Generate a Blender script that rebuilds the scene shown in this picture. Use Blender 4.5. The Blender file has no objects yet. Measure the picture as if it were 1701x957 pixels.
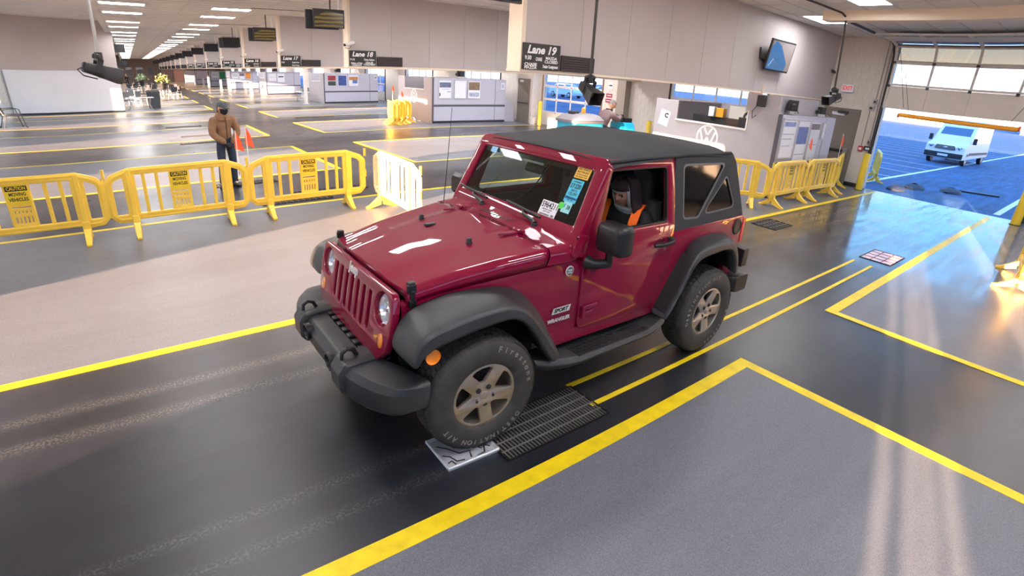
import bpy, bmesh, math, random
from mathutils import Matrix, Vector
random.seed(7)
S = bpy.context.scene
COL = S.collection
PI = math.pi
# ---------------------------------------------------------------- camera, world, sun, exposure
# wide lens with a little barrel distortion; height about 2.3 m, standing beside the lane
cd = bpy.data.cameras.new('camera')
camera = bpy.data.objects.new('camera', cd)
COL.objects.link(camera)
camera.matrix_world = Matrix(((-0.798282, -0.196453, 0.569344, 1.564446), (0.600099, -0.339888, 0.724125, 3.091124),
                              (0.051257, 0.919719, 0.389218, 2.302517), (0, 0, 0, 1)))
cd.lens = 18.27
cd.sensor_width = 36.0
cd.sensor_height = 36.0 * 957 / 1701
cd.clip_end = 600
cd.type = 'PANO'
cd.panorama_type = 'FISHEYE_LENS_POLYNOMIAL'
cd.fisheye_fov = PI
for _i, _k in enumerate((0.000327042, 0.05443387, 5.063025e-05, -2.6802114e-05, 3.6151097e-08)):
    setattr(cd, 'fisheye_polynomial_k%d' % _i, -_k)
S.camera = camera

S.view_settings.view_transform = 'Standard'
S.view_settings.look = 'None'
S.view_settings.exposure = 0.0
S.view_settings.gamma = 1.0
S.view_settings.use_curve_mapping = False
S.cycles.max_bounces = 8
S.cycles.diffuse_bounces = 4
S.cycles.glossy_bounces = 4
S.cycles.transparent_max_bounces = 12
S.cycles.sample_clamp_indirect = 6.0
S.cycles.caustics_reflective = True
S.cycles.caustics_refractive = False

w = bpy.data.worlds.new('sky')
S.world = w
w.use_nodes = True
nt = w.node_tree
nt.nodes.clear()
_tc = nt.nodes.new('ShaderNodeTexCoord')
_sx = nt.nodes.new('ShaderNodeSeparateXYZ')
_rp = nt.nodes.new('ShaderNodeValToRGB')
_bg = nt.nodes.new('ShaderNodeBackground')
_ou = nt.nodes.new('ShaderNodeOutputWorld')
nt.links.new(_tc.outputs['Generated'], _sx.inputs[0])
nt.links.new(_sx.outputs['Z'], _rp.inputs[0])
nt.links.new(_rp.outputs[0], _bg.inputs[0])
nt.links.new(_bg.outputs[0], _ou.inputs[0])
_e = _rp.color_ramp.elements
_e[0].position = 0.065; _e[0].color = (1.0, 0.97, 1.0, 1)
_e[1].position = 0.8; _e[1].color = (0.26, 0.50, 1.0, 1)
_x = _rp.color_ramp.elements.new(0.14); _x.color = (0.20, 0.56, 1.0, 1)
_x = _rp.color_ramp.elements.new(0.32); _x.color = (0.22, 0.52, 1.0, 1)
_bg.inputs[1].default_value = SKY = 2.6

_sd = bpy.data.lights.new('sun', 'SUN')
sun = bpy.data.objects.new('sun', _sd)
COL.objects.link(sun)
sun.location = (40, 12, 10)
_sd.energy = 58.0
_sd.angle = math.radians(0.53)
_sd.color = (1.0, 0.65, 0.41)
_el = math.radians(7.2)
_sdir = Vector((-0.963 * math.cos(_el), -0.27 * math.cos(_el), -math.sin(_el)))
sun.rotation_euler = _sdir.to_track_quat('-Z', 'Y').to_euler()
LAMP = 30.0          # radiance of the ceiling panels

# ---------------------------------------------------------------- helpers
def srgb(r, g, b):
    f = lambda c: (c / 255 / 12.92) if c <= 10 else ((c / 255 + 0.055) / 1.055) ** 2.4
    return (f(r), f(g), f(b))

MATS = {}
def mat(name, col=(0.5, 0.5, 0.5), rough=0.5, metal=0.0, spec=0.5, coat=0.0, bump=0.0, bscale=60.0, vary=0.0, vscale=4.0,
        emit=0.0, coat_rough=0.05, alpha=1.0, sub=0.0, rvary=0.0):
    if name in MATS: return MATS[name]
    m = bpy.data.materials.new(name); m.use_nodes = True
    nt = m.node_tree; b = nt.nodes['Principled BSDF']
    b.inputs['Base Color'].default_value = (*col, 1)
    b.inputs['Roughness'].default_value = rough
    b.inputs['Metallic'].default_value = metal
    b.inputs['Specular IOR Level'].default_value = spec
    b.inputs['Coat Weight'].default_value = coat
    b.inputs['Coat Roughness'].default_value = coat_rough
    b.inputs['Alpha'].default_value = alpha
    if sub: b.inputs['Subsurface Weight'].default_value = sub; b.inputs['Subsurface Radius'].default_value = (0.02, 0.008, 0.004)
    if emit:
        b.inputs['Emission Color'].default_value = (*col, 1); b.inputs['Emission Strength'].default_value = emit
    if bump or vary or rvary:
        tc = nt.nodes.new('ShaderNodeTexCoord')
    if bump:
        n = nt.nodes.new('ShaderNodeTexNoise'); n.inputs['Scale'].default_value = bscale; n.inputs['Detail'].default_value = 3
        bp = nt.nodes.new('ShaderNodeBump'); bp.inputs['Strength'].default_value = bump; bp.inputs['Distance'].default_value = 0.01
        nt.links.new(tc.outputs['Object'], n.inputs['Vector']); nt.links.new(n.outputs['Fac'], bp.inputs['Height'])
        nt.links.new(bp.outputs['Normal'], b.inputs['Normal'])
    if vary or rvary:
        n2 = nt.nodes.new('ShaderNodeTexNoise'); n2.inputs['Scale'].default_value = vscale; n2.inputs['Detail'].default_value = 5
        nt.links.new(tc.outputs['Object'], n2.inputs['Vector'])
    if vary:
        r = nt.nodes.new('ShaderNodeValToRGB')
        r.color_ramp.elements[0].position = 0.3; r.color_ramp.elements[1].position = 0.7
        r.color_ramp.elements[0].color = (*[max(0, c * (1 - vary)) for c in col], 1)
        r.color_ramp.elements[1].color = (*[min(1, c * (1 + vary)) for c in col], 1)
        nt.links.new(n2.outputs['Fac'], r.inputs[0]); nt.links.new(r.outputs[0], b.inputs['Base Color'])
    if rvary:
        mr = nt.nodes.new('ShaderNodeMapRange'); mr.inputs[1].default_value = 0.3; mr.inputs[2].default_value = 0.7
        mr.inputs[3].default_value = max(0.02, rough - rvary); mr.inputs[4].default_value = min(1, rough + rvary)
        nt.links.new(n2.outputs['Fac'], mr.inputs[0]); nt.links.new(mr.outputs[0], b.inputs['Roughness'])
    MATS[name] = m
    return m

def glass_mat(name, tint=(0.8, 0.85, 0.85), gloss=0.10, rough=0.02):
    """thin pane: see-through with a mirror part that grows at grazing angles"""
    if name in MATS: return MATS[name]
    m = bpy.data.materials.new(name); m.use_nodes = True
    nt = m.node_tree; nt.nodes.clear()
    o = nt.nodes.new('ShaderNodeOutputMaterial'); mx = nt.nodes.new('ShaderNodeMixShader')
    t = nt.nodes.new('ShaderNodeBsdfTransparent'); g = nt.nodes.new('ShaderNodeBsdfGlossy'); lw = nt.nodes.new('ShaderNodeFresnel')
    t.inputs[0].default_value = (*tint, 1); g.inputs['Roughness'].default_value = rough
    lw.inputs[0].default_value = 1.5
    mr = nt.nodes.new('ShaderNodeMapRange'); mr.inputs[3].default_value = gloss * 0.25; mr.inputs[4].default_value = 0.95
    nt.links.new(lw.outputs[0], mr.inputs[0])
    ge = nt.nodes.new('ShaderNodeNewGeometry'); iv = nt.nodes.new('ShaderNodeMath'); iv.operation = 'SUBTRACT'; iv.inputs[0].default_value = 1.0
    ml = nt.nodes.new('ShaderNodeMath'); ml.operation = 'MULTIPLY'
    nt.links.new(ge.outputs['Backfacing'], iv.inputs[1]); nt.links.new(iv.outputs[0], ml.inputs[0]); nt.links.new(mr.outputs[0], ml.inputs[1])
    nt.links.new(ml.outputs[0], mx.inputs[0]); nt.links.new(t.outputs[0], mx.inputs[1]); nt.links.new(g.outputs[0], mx.inputs[2])
    nt.links.new(mx.outputs[0], o.inputs[0])
    MATS[name] = m
    return m

def link(o, parent=None):
    COL.objects.link(o)
    if parent is not None:
        o.parent = parent
    return o

def tag(o, label=None, cat=None, group=None, kind=None):
    if label: o['label'] = label
    if cat: o['category'] = cat
    if group: o['group'] = group
    if kind: o['kind'] = kind
    return o

def empty(name, loc=(0, 0, 0), rz=0.0, label=None, cat=None, group=None, kind=None):
    o = bpy.data.objects.new(name, None); COL.objects.link(o)
    o.empty_display_size = 0.1
    o.location = loc; o.rotation_euler = (0, 0, rz)
    return tag(o, label, cat, group, kind)

class MB:
    """collects shapes in one list of vertices and faces"""
    def __init__(s): s.v = []; s.f = []
    def add(s, vs, fs, M=None):
        n = len(s.v)
        s.v += [tuple(M @ Vector(v)) if M is not None else tuple(v) for v in vs]
        s.f += [tuple(i + n for i in f) for f in fs]
        return s
    def box(s, x0, x1, y0, y1, z0, z1, M=None):
        vs = [(x, y, z) for z in (z0, z1) for y in (y0, y1) for x in (x0, x1)]
        return s.add(vs, [(0, 2, 3, 1), (4, 5, 7, 6), (0, 1, 5, 4), (2, 6, 7, 3), (0, 4, 6, 2), (1, 3, 7, 5)], M)
    def quad(s, a, b, c, d): return s.add([a, b, c, d], [(0, 1, 2, 3)])
    def prism(s, poly, a, b, axis='z', M=None):
        """poly: 2D points; axis z: (x,y), y: (x,z), x: (y,z); extruded from a to b"""
        n = len(poly)
        mk = {'z': lambda p, h: (p[0], p[1], h), 'y': lambda p, h: (p[0], h, p[1]), 'x': lambda p, h: (h, p[0], p[1])}[axis]
        vs = [mk(p, a) for p in poly] + [mk(p, b) for p in poly]
        fs = [tuple(range(n))[::-1], tuple(range(n, 2 * n))] + [(i, (i + 1) % n, n + (i + 1) % n, n + i) for i in range(n)]
        return s.add(vs, fs, M)
    def tube(s, path, r, n=8, closed=False, M=None, caps=True):
        P = [Vector(p) for p in path]; m = len(P); rings = []
        rr = r if isinstance(r, (list, tuple)) else [r] * m
        up = None
        for i, p in enumerate(P):
            if closed: d = P[(i + 1) % m] - P[i - 1]
            else: d = P[min(i + 1, m - 1)] - P[max(i - 1, 0)]
            d.normalize()
            if up is None:
                up = Vector((0, 0, 1)) if abs(d.z) < 0.9 else Vector((1, 0, 0))
            a = d.cross(up); 
            if a.length < 1e-6: a = d.orthogonal()
            a.normalize(); b = a.cross(d); up = b
            rings.append([p + (a * math.cos(2 * PI * k / n) + b * math.sin(2 * PI * k / n)) * rr[i] for k in range(n)])
        return s.loft(rings, True, closed, caps and not closed, M)
    def cyl(s, a, b, r, n=16, r2=None, M=None):
        return s.tube([a, b], [r, r if r2 is None else r2], n, M=M)
    def loft(s, rings, ring_closed=True, path_closed=False, caps=True, M=None):
        n = len(rings[0]); m = len(rings); vs = [p for r in rings for p in r]; fs = []
        for i in range(m if path_closed else m - 1):
            j = (i + 1) % m
            for k in range(n if ring_closed else n - 1):
                l = (k + 1) % n
                fs.append((i * n + k, i * n + l, j * n + l, j * n + k))
        if caps and ring_closed:
            fs.append(tuple(range(n))[::-1]); fs.append(tuple((m - 1) * n + k for k in range(n)))
        return s.add(vs, fs, M)
    def lathe(s, prof, n=32, M=None, caps=False):
        """prof: (radius, height) along local z"""
        rings = [[(r * math.cos(2 * PI * k / n), r * math.sin(2 * PI * k / n), h) for k in range(n)] for r, h in prof]
        return s.loft(rings, True, False, caps, M)
    def plate(s, outer, holes=(), depth=0.02, bevel=0.0, M=None):
        """flat plate with holes in local xy, thickness along local z"""
        c = bpy.data.curves.new('p', 'CURVE'); c.dimensions = '2D'; c.fill_mode = 'BOTH'
        c.extrude = max(depth / 2 - bevel, 0.0001); c.bevel_depth = bevel; c.bevel_resolution = 1 if bevel else 0
        for poly in [outer] + list(holes):
            sp = c.splines.new('POLY'); sp.points.add(len(poly) - 1); sp.use_cyclic_u = True
            for q, pt in zip(sp.points, poly): q.co = (pt[0], pt[1], 0, 1)
        o = bpy.data.objects.new('p', c); me = bpy.data.meshes.new_from_object(o)
        bm = bmesh.new(); bm.from_mesh(me); bmesh.ops.remove_doubles(bm, verts=bm.verts, dist=2e-6); bm.to_mesh(me); bm.free()
        s.add([tuple(v.co) for v in me.vertices], [tuple(p.vertices) for p in me.polygons], M)
        bpy.data.objects.remove(o); bpy.data.curves.remove(c); bpy.data.meshes.remove(me)
        return s
    def text(s, body, size, M=None, extrude=0.001, shear=0.0, bold=0.0, align='CENTER', width=None):
        c = bpy.data.curves.new('t', 'FONT'); c.body = body; c.size = size; c.shear = shear; c.offset = bold
        c.align_x = align; c.align_y = 'CENTER'; c.extrude = extrude; c.resolution_u = 3
        o = bpy.data.objects.new('t', c); me = bpy.data.meshes.new_from_object(o)
        vs = [Vector(v.co) for v in me.vertices]
        if width and vs:
            x0 = min(v.x for v in vs); x1 = max(v.x for v in vs); k = width / max(1e-6, x1 - x0)
            off = {'CENTER': -width / 2 - x0 * k, 'LEFT': -x0 * k, 'RIGHT': -x1 * k}[align]
            vs = [Vector((v.x * k + off, v.y, v.z)) for v in vs]
        s.add(vs, [tuple(p.vertices) for p in me.polygons], M)
        bpy.data.objects.remove(o); bpy.data.curves.remove(c); bpy.data.meshes.remove(me)
        return s
    def merge(s, o, M=None): return s.add(o.v, o.f, M)
    def mirror_y(s):
        n = len(s.v); s.v += [(x, -y, z) for x, y, z in s.v]; s.f += [tuple(i + n for i in f[::-1]) for f in s.f]; return s
    def build(s, name, m, parent=None, smooth=0, bevel=0.0, weld=False, seg=2):
        me = bpy.data.meshes.new(name); me.from_pydata(s.v, [], s.f)
        bm = bmesh.new(); bm.from_mesh(me)
        if weld: bmesh.ops.remove_doubles(bm, verts=bm.verts, dist=1e-5)
        bmesh.ops.recalc_face_normals(bm, faces=bm.faces)
        bm.to_mesh(me); bm.free()
        ms = m if isinstance(m, (list, tuple)) else [m]
        for k in ms: me.materials.append(k)
        if smooth:
            me.polygons.foreach_set('use_smooth', [True] * len(me.polygons))
            me.set_sharp_from_angle(angle=math.radians(smooth))
        o = bpy.data.objects.new(name, me); link(o, parent)
        if bevel:
            b = o.modifiers.new('bevel', 'BEVEL'); b.width = bevel; b.segments = seg; b.limit_method = 'ANGLE'; b.angle_limit = math.radians(35)
        return o

def frame(o, x, y):
    """matrix with origin o, local x along x, local y along y"""
    x = Vector(x).normalized(); y = Vector(y).normalized(); z = x.cross(y).normalized(); y = z.cross(x)
    return Matrix(((x.x, y.x, z.x, o[0]), (x.y, y.y, z.y, o[1]), (x.z, y.z, z.z, o[2]), (0, 0, 0, 1)))
def rpoly(pts, r, n=5):
    """polygon with rounded corners"""
    out = []; m = len(pts)
    rs = r if isinstance(r, (list, tuple)) else [r] * m
    for i in range(m):
        p = Vector(pts[i]).to_2d() if len(pts[i]) > 2 else Vector(pts[i]); a = Vector(pts[i - 1]); b = Vector(pts[(i + 1) % m])
        if rs[i] <= 0: out.append((p.x, p.y)); continue
        da = (a - p); db = (b - p); la, lb = da.length, db.length; da /= la; db /= lb
        ang = da.angle(db); t = min(rs[i] / math.tan(ang / 2), la * 0.49, lb * 0.49)
        p0, p1 = p + da * t, p + db * t
        for k in range(n + 1):
            u = k / n
            q = p0 * (1 - u) ** 2 + p * 2 * u * (1 - u) + p1 * u ** 2
            out.append((q.x, q.y))
    return out
def rrect(x0, x1, y0, y1, r, n=5): return rpoly([(x0, y0), (x1, y0), (x1, y1), (x0, y1)], r, n)
def circle(cx, cy, r, n=28, ry=None): return [(cx + r * math.cos(2 * PI * k / n), cy + (ry or r) * math.sin(2 * PI * k / n)) for k in range(n)]
def dup(o, parent=None):
    c = o.copy(); COL.objects.link(c)
    if parent is not None: c.parent = parent
    return c
def copy_tree(root, loc=None, rz=None, label=None, group=None):
    """a thing with its parts and their sub-parts"""
    r = dup(root)
    for ch in list(root.children):
        c = dup(ch, r)
        for g in list(ch.children): dup(g, c)
    if loc is not None: r.location = loc
    if rz is not None: r.rotation_euler = (0, 0, rz)
    if label: r['label'] = label
    if group: r['group'] = group
    return r
def nth(i): return ['nearest', 'second', 'third', 'fourth', 'fifth', 'sixth', 'seventh', 'eighth', 'ninth', 'tenth', 'eleventh', 'twelfth', 'thirteenth', 'fourteenth', 'fifteenth', 'sixteenth', 'seventeenth', 'eighteenth', 'nineteenth', 'twentieth'][i] if i < 20 else '%dth' % (i + 1)
FX, FY = Vector((1, 0, 0)), Vector((0, 1, 0))
UP = Vector((0, 0, 1))
# ---------------------------------------------------------------- the hall
PITCH = 7.55
CEIL = 4.25
XW = -15.6           # inner face of the wall with the roll-up doors
def floor_mat(name, col, spec=0.5, rough=0.28, grit=0.35, tracks=False, vary=0.18, coat=0.35, wet=False):
    m = mat(name, col, rough=rough, spec=spec)
    nt = m.node_tree; b = nt.nodes['Principled BSDF']; L = nt.links
    b.inputs['Coat Weight'].default_value = coat; b.inputs['Coat Roughness'].default_value = 0.16
    tc = nt.nodes.new('ShaderNodeTexCoord')
    def noise(scale, detail=3, vec=None, rough=0.55):
        n = nt.nodes.new('ShaderNodeTexNoise'); n.inputs['Scale'].default_value = scale; n.inputs['Detail'].default_value = detail
        n.inputs['Roughness'].default_value = rough
        L.new(vec or tc.outputs['Object'], n.inputs['Vector']); return n.outputs['Fac']
    def math_(op, a, b_=None, clamp=False):
        n = nt.nodes.new('ShaderNodeMath'); n.operation = op; n.use_clamp = clamp
        for i, q in enumerate((a, b_)):
            if q is None: continue
            if isinstance(q, (int, float)): n.inputs[i].default_value = q
            else: L.new(q, n.inputs[i])
        return n.outputs[0]
    def maprange(v, a, b_, c, d):
        n = nt.nodes.new('ShaderNodeMapRange'); L.new(v, n.inputs[0])
        for i, q in enumerate((a, b_, c, d)): n.inputs[i + 1].default_value = q
        return n.outputs[0]
    fine = noise(230, 2); wide = noise(0.9, 4); streak = None
    mp = nt.nodes.new('ShaderNodeMapping'); mp.inputs['Scale'].default_value = (0.35, 3.0, 1); L.new(tc.outputs['Object'], mp.inputs[0])
    streak = noise(1.6, 5, mp.outputs[0], 0.65)
    bp = nt.nodes.new('ShaderNodeBump'); bp.inputs['Strength'].default_value = grit; bp.inputs['Distance'].default_value = 0.004
    L.new(fine, bp.inputs['Height']); L.new(bp.outputs[0], b.inputs['Normal'])
    bc = nt.nodes.new('ShaderNodeBump'); bc.inputs['Strength'].default_value = grit * .7; bc.inputs['Distance'].default_value = 0.004; L.new(fine, bc.inputs['Height']); L.new(bc.outputs[0], b.inputs['Coat Normal'])
    # colour: speckle, wide stains and streaks along the lane
    sp = maprange(fine, 0.35, 0.68, 1 - 0.28, 1 + 0.34)
    wd = maprange(wide, 0.3, 0.7, 1 - vary, 1 + vary)
    st = maprange(streak, 0.35, 0.7, 1 - vary, 1 + vary)
    fac = math_('MULTIPLY', math_('MULTIPLY', sp, wd), st)
    vm = nt.nodes.new('ShaderNodeVectorMath'); vm.operation = 'SCALE'; vm.inputs[0].default_value = col; L.new(fac, vm.inputs['Scale'])
    colr = vm.outputs[0]
    if tracks:
        sx = nt.nodes.new('ShaderNodeSeparateXYZ'); L.new(tc.outputs['Object'], sx.inputs[0])
        wob = math_('MULTIPLY', math_('SUBTRACT', noise(0.5, 1), 0.5), 0.10)
        for yc, wdt, amt in ((-0.80, 0.13, 0.62), (0.80, 0.10, 0.30)):
            d = math_('ABSOLUTE', math_('SUBTRACT', math_('ADD', sx.outputs[1], wob), yc))
            band = maprange(d, wdt * 0.55, wdt, 1.0, 0.0)
            tread = nt.nodes.new('ShaderNodeTexVoronoi'); tread.inputs['Scale'].default_value = 26
            mq = nt.nodes.new('ShaderNodeMapping'); mq.inputs['Scale'].default_value = (0.55, 1.6, 1); L.new(tc.outputs['Object'], mq.inputs[0]); L.new(mq.outputs[0], tread.inputs['Vector'])
            tr = maprange(tread.outputs['Distance'], 0.15, 0.55, 0.0, 1.0)
            ms = math_('MULTIPLY', math_('MULTIPLY', band, maprange(streak, 0.38, 0.6, 0.25, 1.0)), math_('ADD', math_('MULTIPLY', tr, 0.5), 0.5))
            mx = nt.nodes.new('ShaderNodeMix'); mx.data_type = 'RGBA'
            L.new(math_('MULTIPLY', ms, amt), mx.inputs[0]); L.new(colr, mx.inputs[6]); mx.inputs[7].default_value = (0.006, 0.005, 0.005, 1)
            colr = mx.outputs[2]
            dust = math_('MULTIPLY', maprange(math_('ABSOLUTE', math_('SUBTRACT', d, wdt * 1.35)), 0.0, wdt * 0.7, 1.0, 0.0), maprange(noise(60, 3), 0.46, 0.64, 0.0, 0.9))
            mx = nt.nodes.new('ShaderNodeMix'); mx.data_type = 'RGBA'
            L.new(math_('MULTIPLY', dust, amt), mx.inputs[0]); L.new(colr, mx.inputs[6]); mx.inputs[7].default_value = (0.20, 0.18, 0.165, 1)
            colr = mx.outputs[2]
    L.new(colr, b.inputs['Base Color'])
    rg = maprange(wide, 0.3, 0.7, max(0.05, rough - 0.07), rough + 0.10)
    if wet:      # rain carried in through the open doorway: a film of water on the lane
        s2 = nt.nodes.new('ShaderNodeSeparateXYZ'); L.new(tc.outputs['Object'], s2.inputs[0])
        edge = math_('ADD', s2.outputs[0], math_('MULTIPLY', math_('SUBTRACT', noise(0.8, 4), 0.5), 3.0))
        wx = maprange(edge, -5.2, -7.6, 0.0, 1.0)
        wy = maprange(math_('ABSOLUTE', math_('ADD', s2.outputs[1], -0.55)), 1.8, 2.9, 1.0, 0.0)
        wm = math_('MULTIPLY', math_('MULTIPLY', wx, wy), maprange(streak, 0.3, 0.55, 0.45, 1.0))
        L.new(math_('MAXIMUM', wm, coat), b.inputs['Coat Weight'])
        mr = nt.nodes.new('ShaderNodeMapRange'); L.new(wm, mr.inputs[0]); mr.inputs[3].default_value = 0.16; mr.inputs[4].default_value = 0.05
        L.new(mr.outputs[0], b.inputs['Coat Roughness']); b.inputs['Coat IOR'].default_value = 1.6
        L.new(math_('SUBTRACT', grit * .7, math_('MULTIPLY', wm, grit * .67)), bc.inputs['Strength'])
    L.new(rg, b.inputs['Roughness'])
    return m
M_lane = floor_mat('dark_lane_coating', (0.016, 0.018, 0.026), tracks=True, spec=0.35, rough=0.34, wet=True)
M_bay = floor_mat('grey_bay_coating', (0.142, 0.149, 0.176), rough=0.42, grit=0.45, vary=0.06, coat=0.12, wet=True, spec=0.3)
M_asph = floor_mat('asphalt_outside', (0.045, 0.115, 0.25), rough=0.7, grit=0.5, vary=0.3, coat=0.0, spec=0.2)
M_yel = mat('yellow_floor_paint', srgb(236, 206, 20), rough=0.4, spec=0.4, vary=0.12, vscale=9, bump=0.25, bscale=220)
M_whitepaint = mat('white_floor_paint', (0.75, 0.8, 0.85), rough=0.6)
M_wall = mat('painted_block', srgb(206, 198, 190), rough=0.65, bump=0.25, bscale=90, vary=0.05)
M_panel = mat('beige_wall_panel', srgb(186, 177, 176), rough=0.6, vary=0.05, vscale=0.8, bump=0.1, bscale=30)
M_cream = mat('cream_trim', srgb(236, 218, 196), rough=0.5)
M_ceil = mat('ceiling_tile', srgb(226, 222, 218), rough=0.8, bump=0.3, bscale=120, vary=0.06, vscale=1.5)
M_grid = mat('ceiling_grid_metal', srgb(206, 202, 198), rough=0.6)
M_base = mat('dark_base_strip', srgb(40, 42, 48), rough=0.5)
M_light = mat('light_panel', (1.0, 0.98, 1.0), emit=LAMP)
M_white = mat('white_metal', srgb(225, 222, 220), rough=0.45)
M_black = mat('black_plastic', (0.012, 0.012, 0.014), rough=0.42)
M_dark = mat('dark_metal', srgb(58, 56, 58), rough=0.45, metal=0.4)
M_door = mat('taupe_door_paint', srgb(116, 108, 100), rough=0.5)
M_steel = mat('galvanised_steel', srgb(170, 168, 166), rough=0.35, metal=0.8)
M_pane = glass_mat('window_pane', (0.86, 0.93, 0.97), 0.08)

def struct(name, mb, m, parent=None, **k):
    o = mb.build(name, m, parent, **k)
    if parent is None: o['kind'] = 'structure'
    return o

floor = struct('floor', MB().box(XW - 0.1, 9.9, -121, 12.2, -0.15, 0), M_lane)
# painted bays and their yellow borders, one per lane
def bay(x0, x1, y0, y1):
    MB().box(x0, x1, y0, y1, 0, 0.002).build('painted_bay', M_bay, floor)
def line(x0, x1, y0, y1):
    MB().box(x0, x1, y0, y1, 0, 0.004).build('painted_line', M_yel, floor)
XB, XF = -4.62, -2.66
for k in range(-1, 15):
    ya, yb = -1.60 - PITCH * k, -6.15 - PITCH * k       # near and far edge of the bay
    if k == -1: ya, yb = 6.2, 1.22
    if k == 0:
        bay(XW + .3, 9.6, yb, ya)
        line(XW + .3, 9.6, ya - 0.045, ya + 0.055)
        line(XW + .3, 9.6, yb - 0.05, yb + 0.05)
        continue
    wd = 0.10 if k > -1 else 0.125
    for (x0, x1, xe) in ((XW + .3, XB, XB), (XF, 9.6, XF)):
        bay(x0, x1, yb, ya)
        s = 1 if xe == XF else -1; q0 = x0 if s < 0 else x0 + .11; q1 = x1 - .11 if s < 0 else x1
        line(q0, q1, yb, yb + wd); line(q0, q1, ya - 0.1, ya)
        line(min(xe, xe + s * 0.11), max(xe, xe + s * 0.11), yb, ya)
line(-7.25, -0.98, 0.62, 0.665)
line(-7.20, -0.95, 0.91, 0.955)

# ground outside
ground = struct('ground', MB().box(-260, XW - 0.1, -200, 120, -0.15, -0.012), M_asph)
for i, (x, y0, y1) in enumerate([(-18.5, -2.6, -2.45), (-18.5, 1.25, 1.4)]):
    MB().box(-60, -16.2, y0, y1, -0.012, -0.006).build('white_lane_line', M_whitepaint, ground)
for i in range(15):
    x = -20.0 - i * 2.75
    MB().add([(x, -14, -0.006), (x + 0.1, -14, -0.006), (x + 0.1 - 0.5, -2.6, -0.006), (x - 0.5, -2.6, -0.006)], [(0, 1, 2, 3)]).build('parking_line', M_whitepaint, ground)
for i in range(9):
    x = -27.0 - i * 4.2
    MB().add([(x, 1.4, -0.006), (x + 0.12, 1.4, -0.006), (x + 1.6, 12, -0.006), (x + 1.48, 12, -0.006)], [(0, 1, 2, 3)]).build('parking_line', M_whitepaint, ground)
struct('ground', MB().box(9.9, 160, -200, 120, -0.15, -0.012), mat('yard_concrete', (0.25, 0.25, 0.26), rough=0.8, vary=0.15))

# ceiling with its grid; a higher part beyond x = 2.2
ceil = MB().box(XW - .1, 2.3, -121, 12.2, CEIL, CEIL + 0.75).box(2.3, 9.9, -121, 12.2, CEIL + .58, CEIL + 0.75)
ceiling = struct('ceiling', ceil, M_ceil)
g = MB()
for i in range(15): x = XW + 0.6 + i * 1.22; g.box(x - .012, x + .012, -121, 12, CEIL - .006, CEIL)
y = 11.8
while y > -121: g.box(XW, 2.3, y - .012, y + .012, CEIL - .006, CEIL); y -= 0.629
go = g.build('ceiling_grid', M_grid, ceiling); go['kind'] = 'stuff'
for k in range(0, 12):      # dark air slots between the lamp rows
    for xs in (-3.2, -6.2):
        MB().box(xs - .9, xs + .9, -9.0 - PITCH * k, -8.92 - PITCH * k, CEIL - .012, CEIL).build('air_slot', M_dark, ceiling)

def lamp(x, y, label, group, first=[None]):
    if first[0] is None:
        t = empty('ceiling_light', (x, y, CEIL), 0, label, 'ceiling light', group)
        f = MB().plate(rrect(-.64, .64, -.34, .34, .005, 1), [rrect(-.6, .6, -.3, .3, .005, 1)], .03, 0, Matrix.Translation((0, 0, -.015)))
        f.build('lamp_frame', M_white, t)
        MB().box(-.6, .6, -.3, .3, -.012, -.004).build('diffuser', M_light, t)
        first[0] = t
        return t
    return copy_tree(first[0], (x, y, CEIL), 0, label, group)
cnt = [-1, -1]
for k in range(-1, 15):
    for j, yo in enumerate((-2.05, -5.2)):
        for x in (1.39, -1.78):
            y = yo - PITCH * k
            if y < -119: continue
            vis = y < -14
            if vis: cnt[x > 0] += 1
            lamp(x, y, nth(cnt[x > 0]) + (' white light panel of the left ceiling row' if x > 0 else ' white light panel of the slanting ceiling row beside the upper walls') if vis
                 else 'added white light panel of the near ceiling, out of view', 'left ceiling light row' if (x > 0 and vis) else 'slanting ceiling light row' if vis else 'added overhead light panels')
lamp(-12.2, -2.78, 'bright light panel beside the far upper wall over the right booth', None)
lamp(-9.65, -1.03, 'light panel cut by the top picture edge near the cream beam', None)
for (x, y) in ((-5.6, -1.03), (-5.6, 3.0), (-9.6, 3.6), (-13.0, 3.6), (8.6, -4), (8.6, 3)):  # extra panels out of view, added for more fill light
    t = lamp(x, y, 'added white light panel of the near ceiling, out of view', 'added overhead light panels')
    if x > 2.3: t.location.z = CEIL + .58
for k in range(0, 9):  # unseen panels added to brighten the booths, upper walls and far hall
    for x in (-6.2, -9.6, -13.2):
      for dy in (0,):
        if k == 0 and x == -13.2: continue
        lamp(x, -6.6 - 7.5 * k + dy, 'added light panel between the upper walls, unseen, brightening the booths', 'added light panels between the upper walls').scale = (2.4, 1.5, 1)
    q = lamp(8.6, -13.5 - 7.5 * k, 'added light panel in the raised ceiling by the left wall, unseen', 'added raised ceiling lights'); q.location.z = CEIL + .58; q.scale = (1, 2.2, 1)

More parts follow.
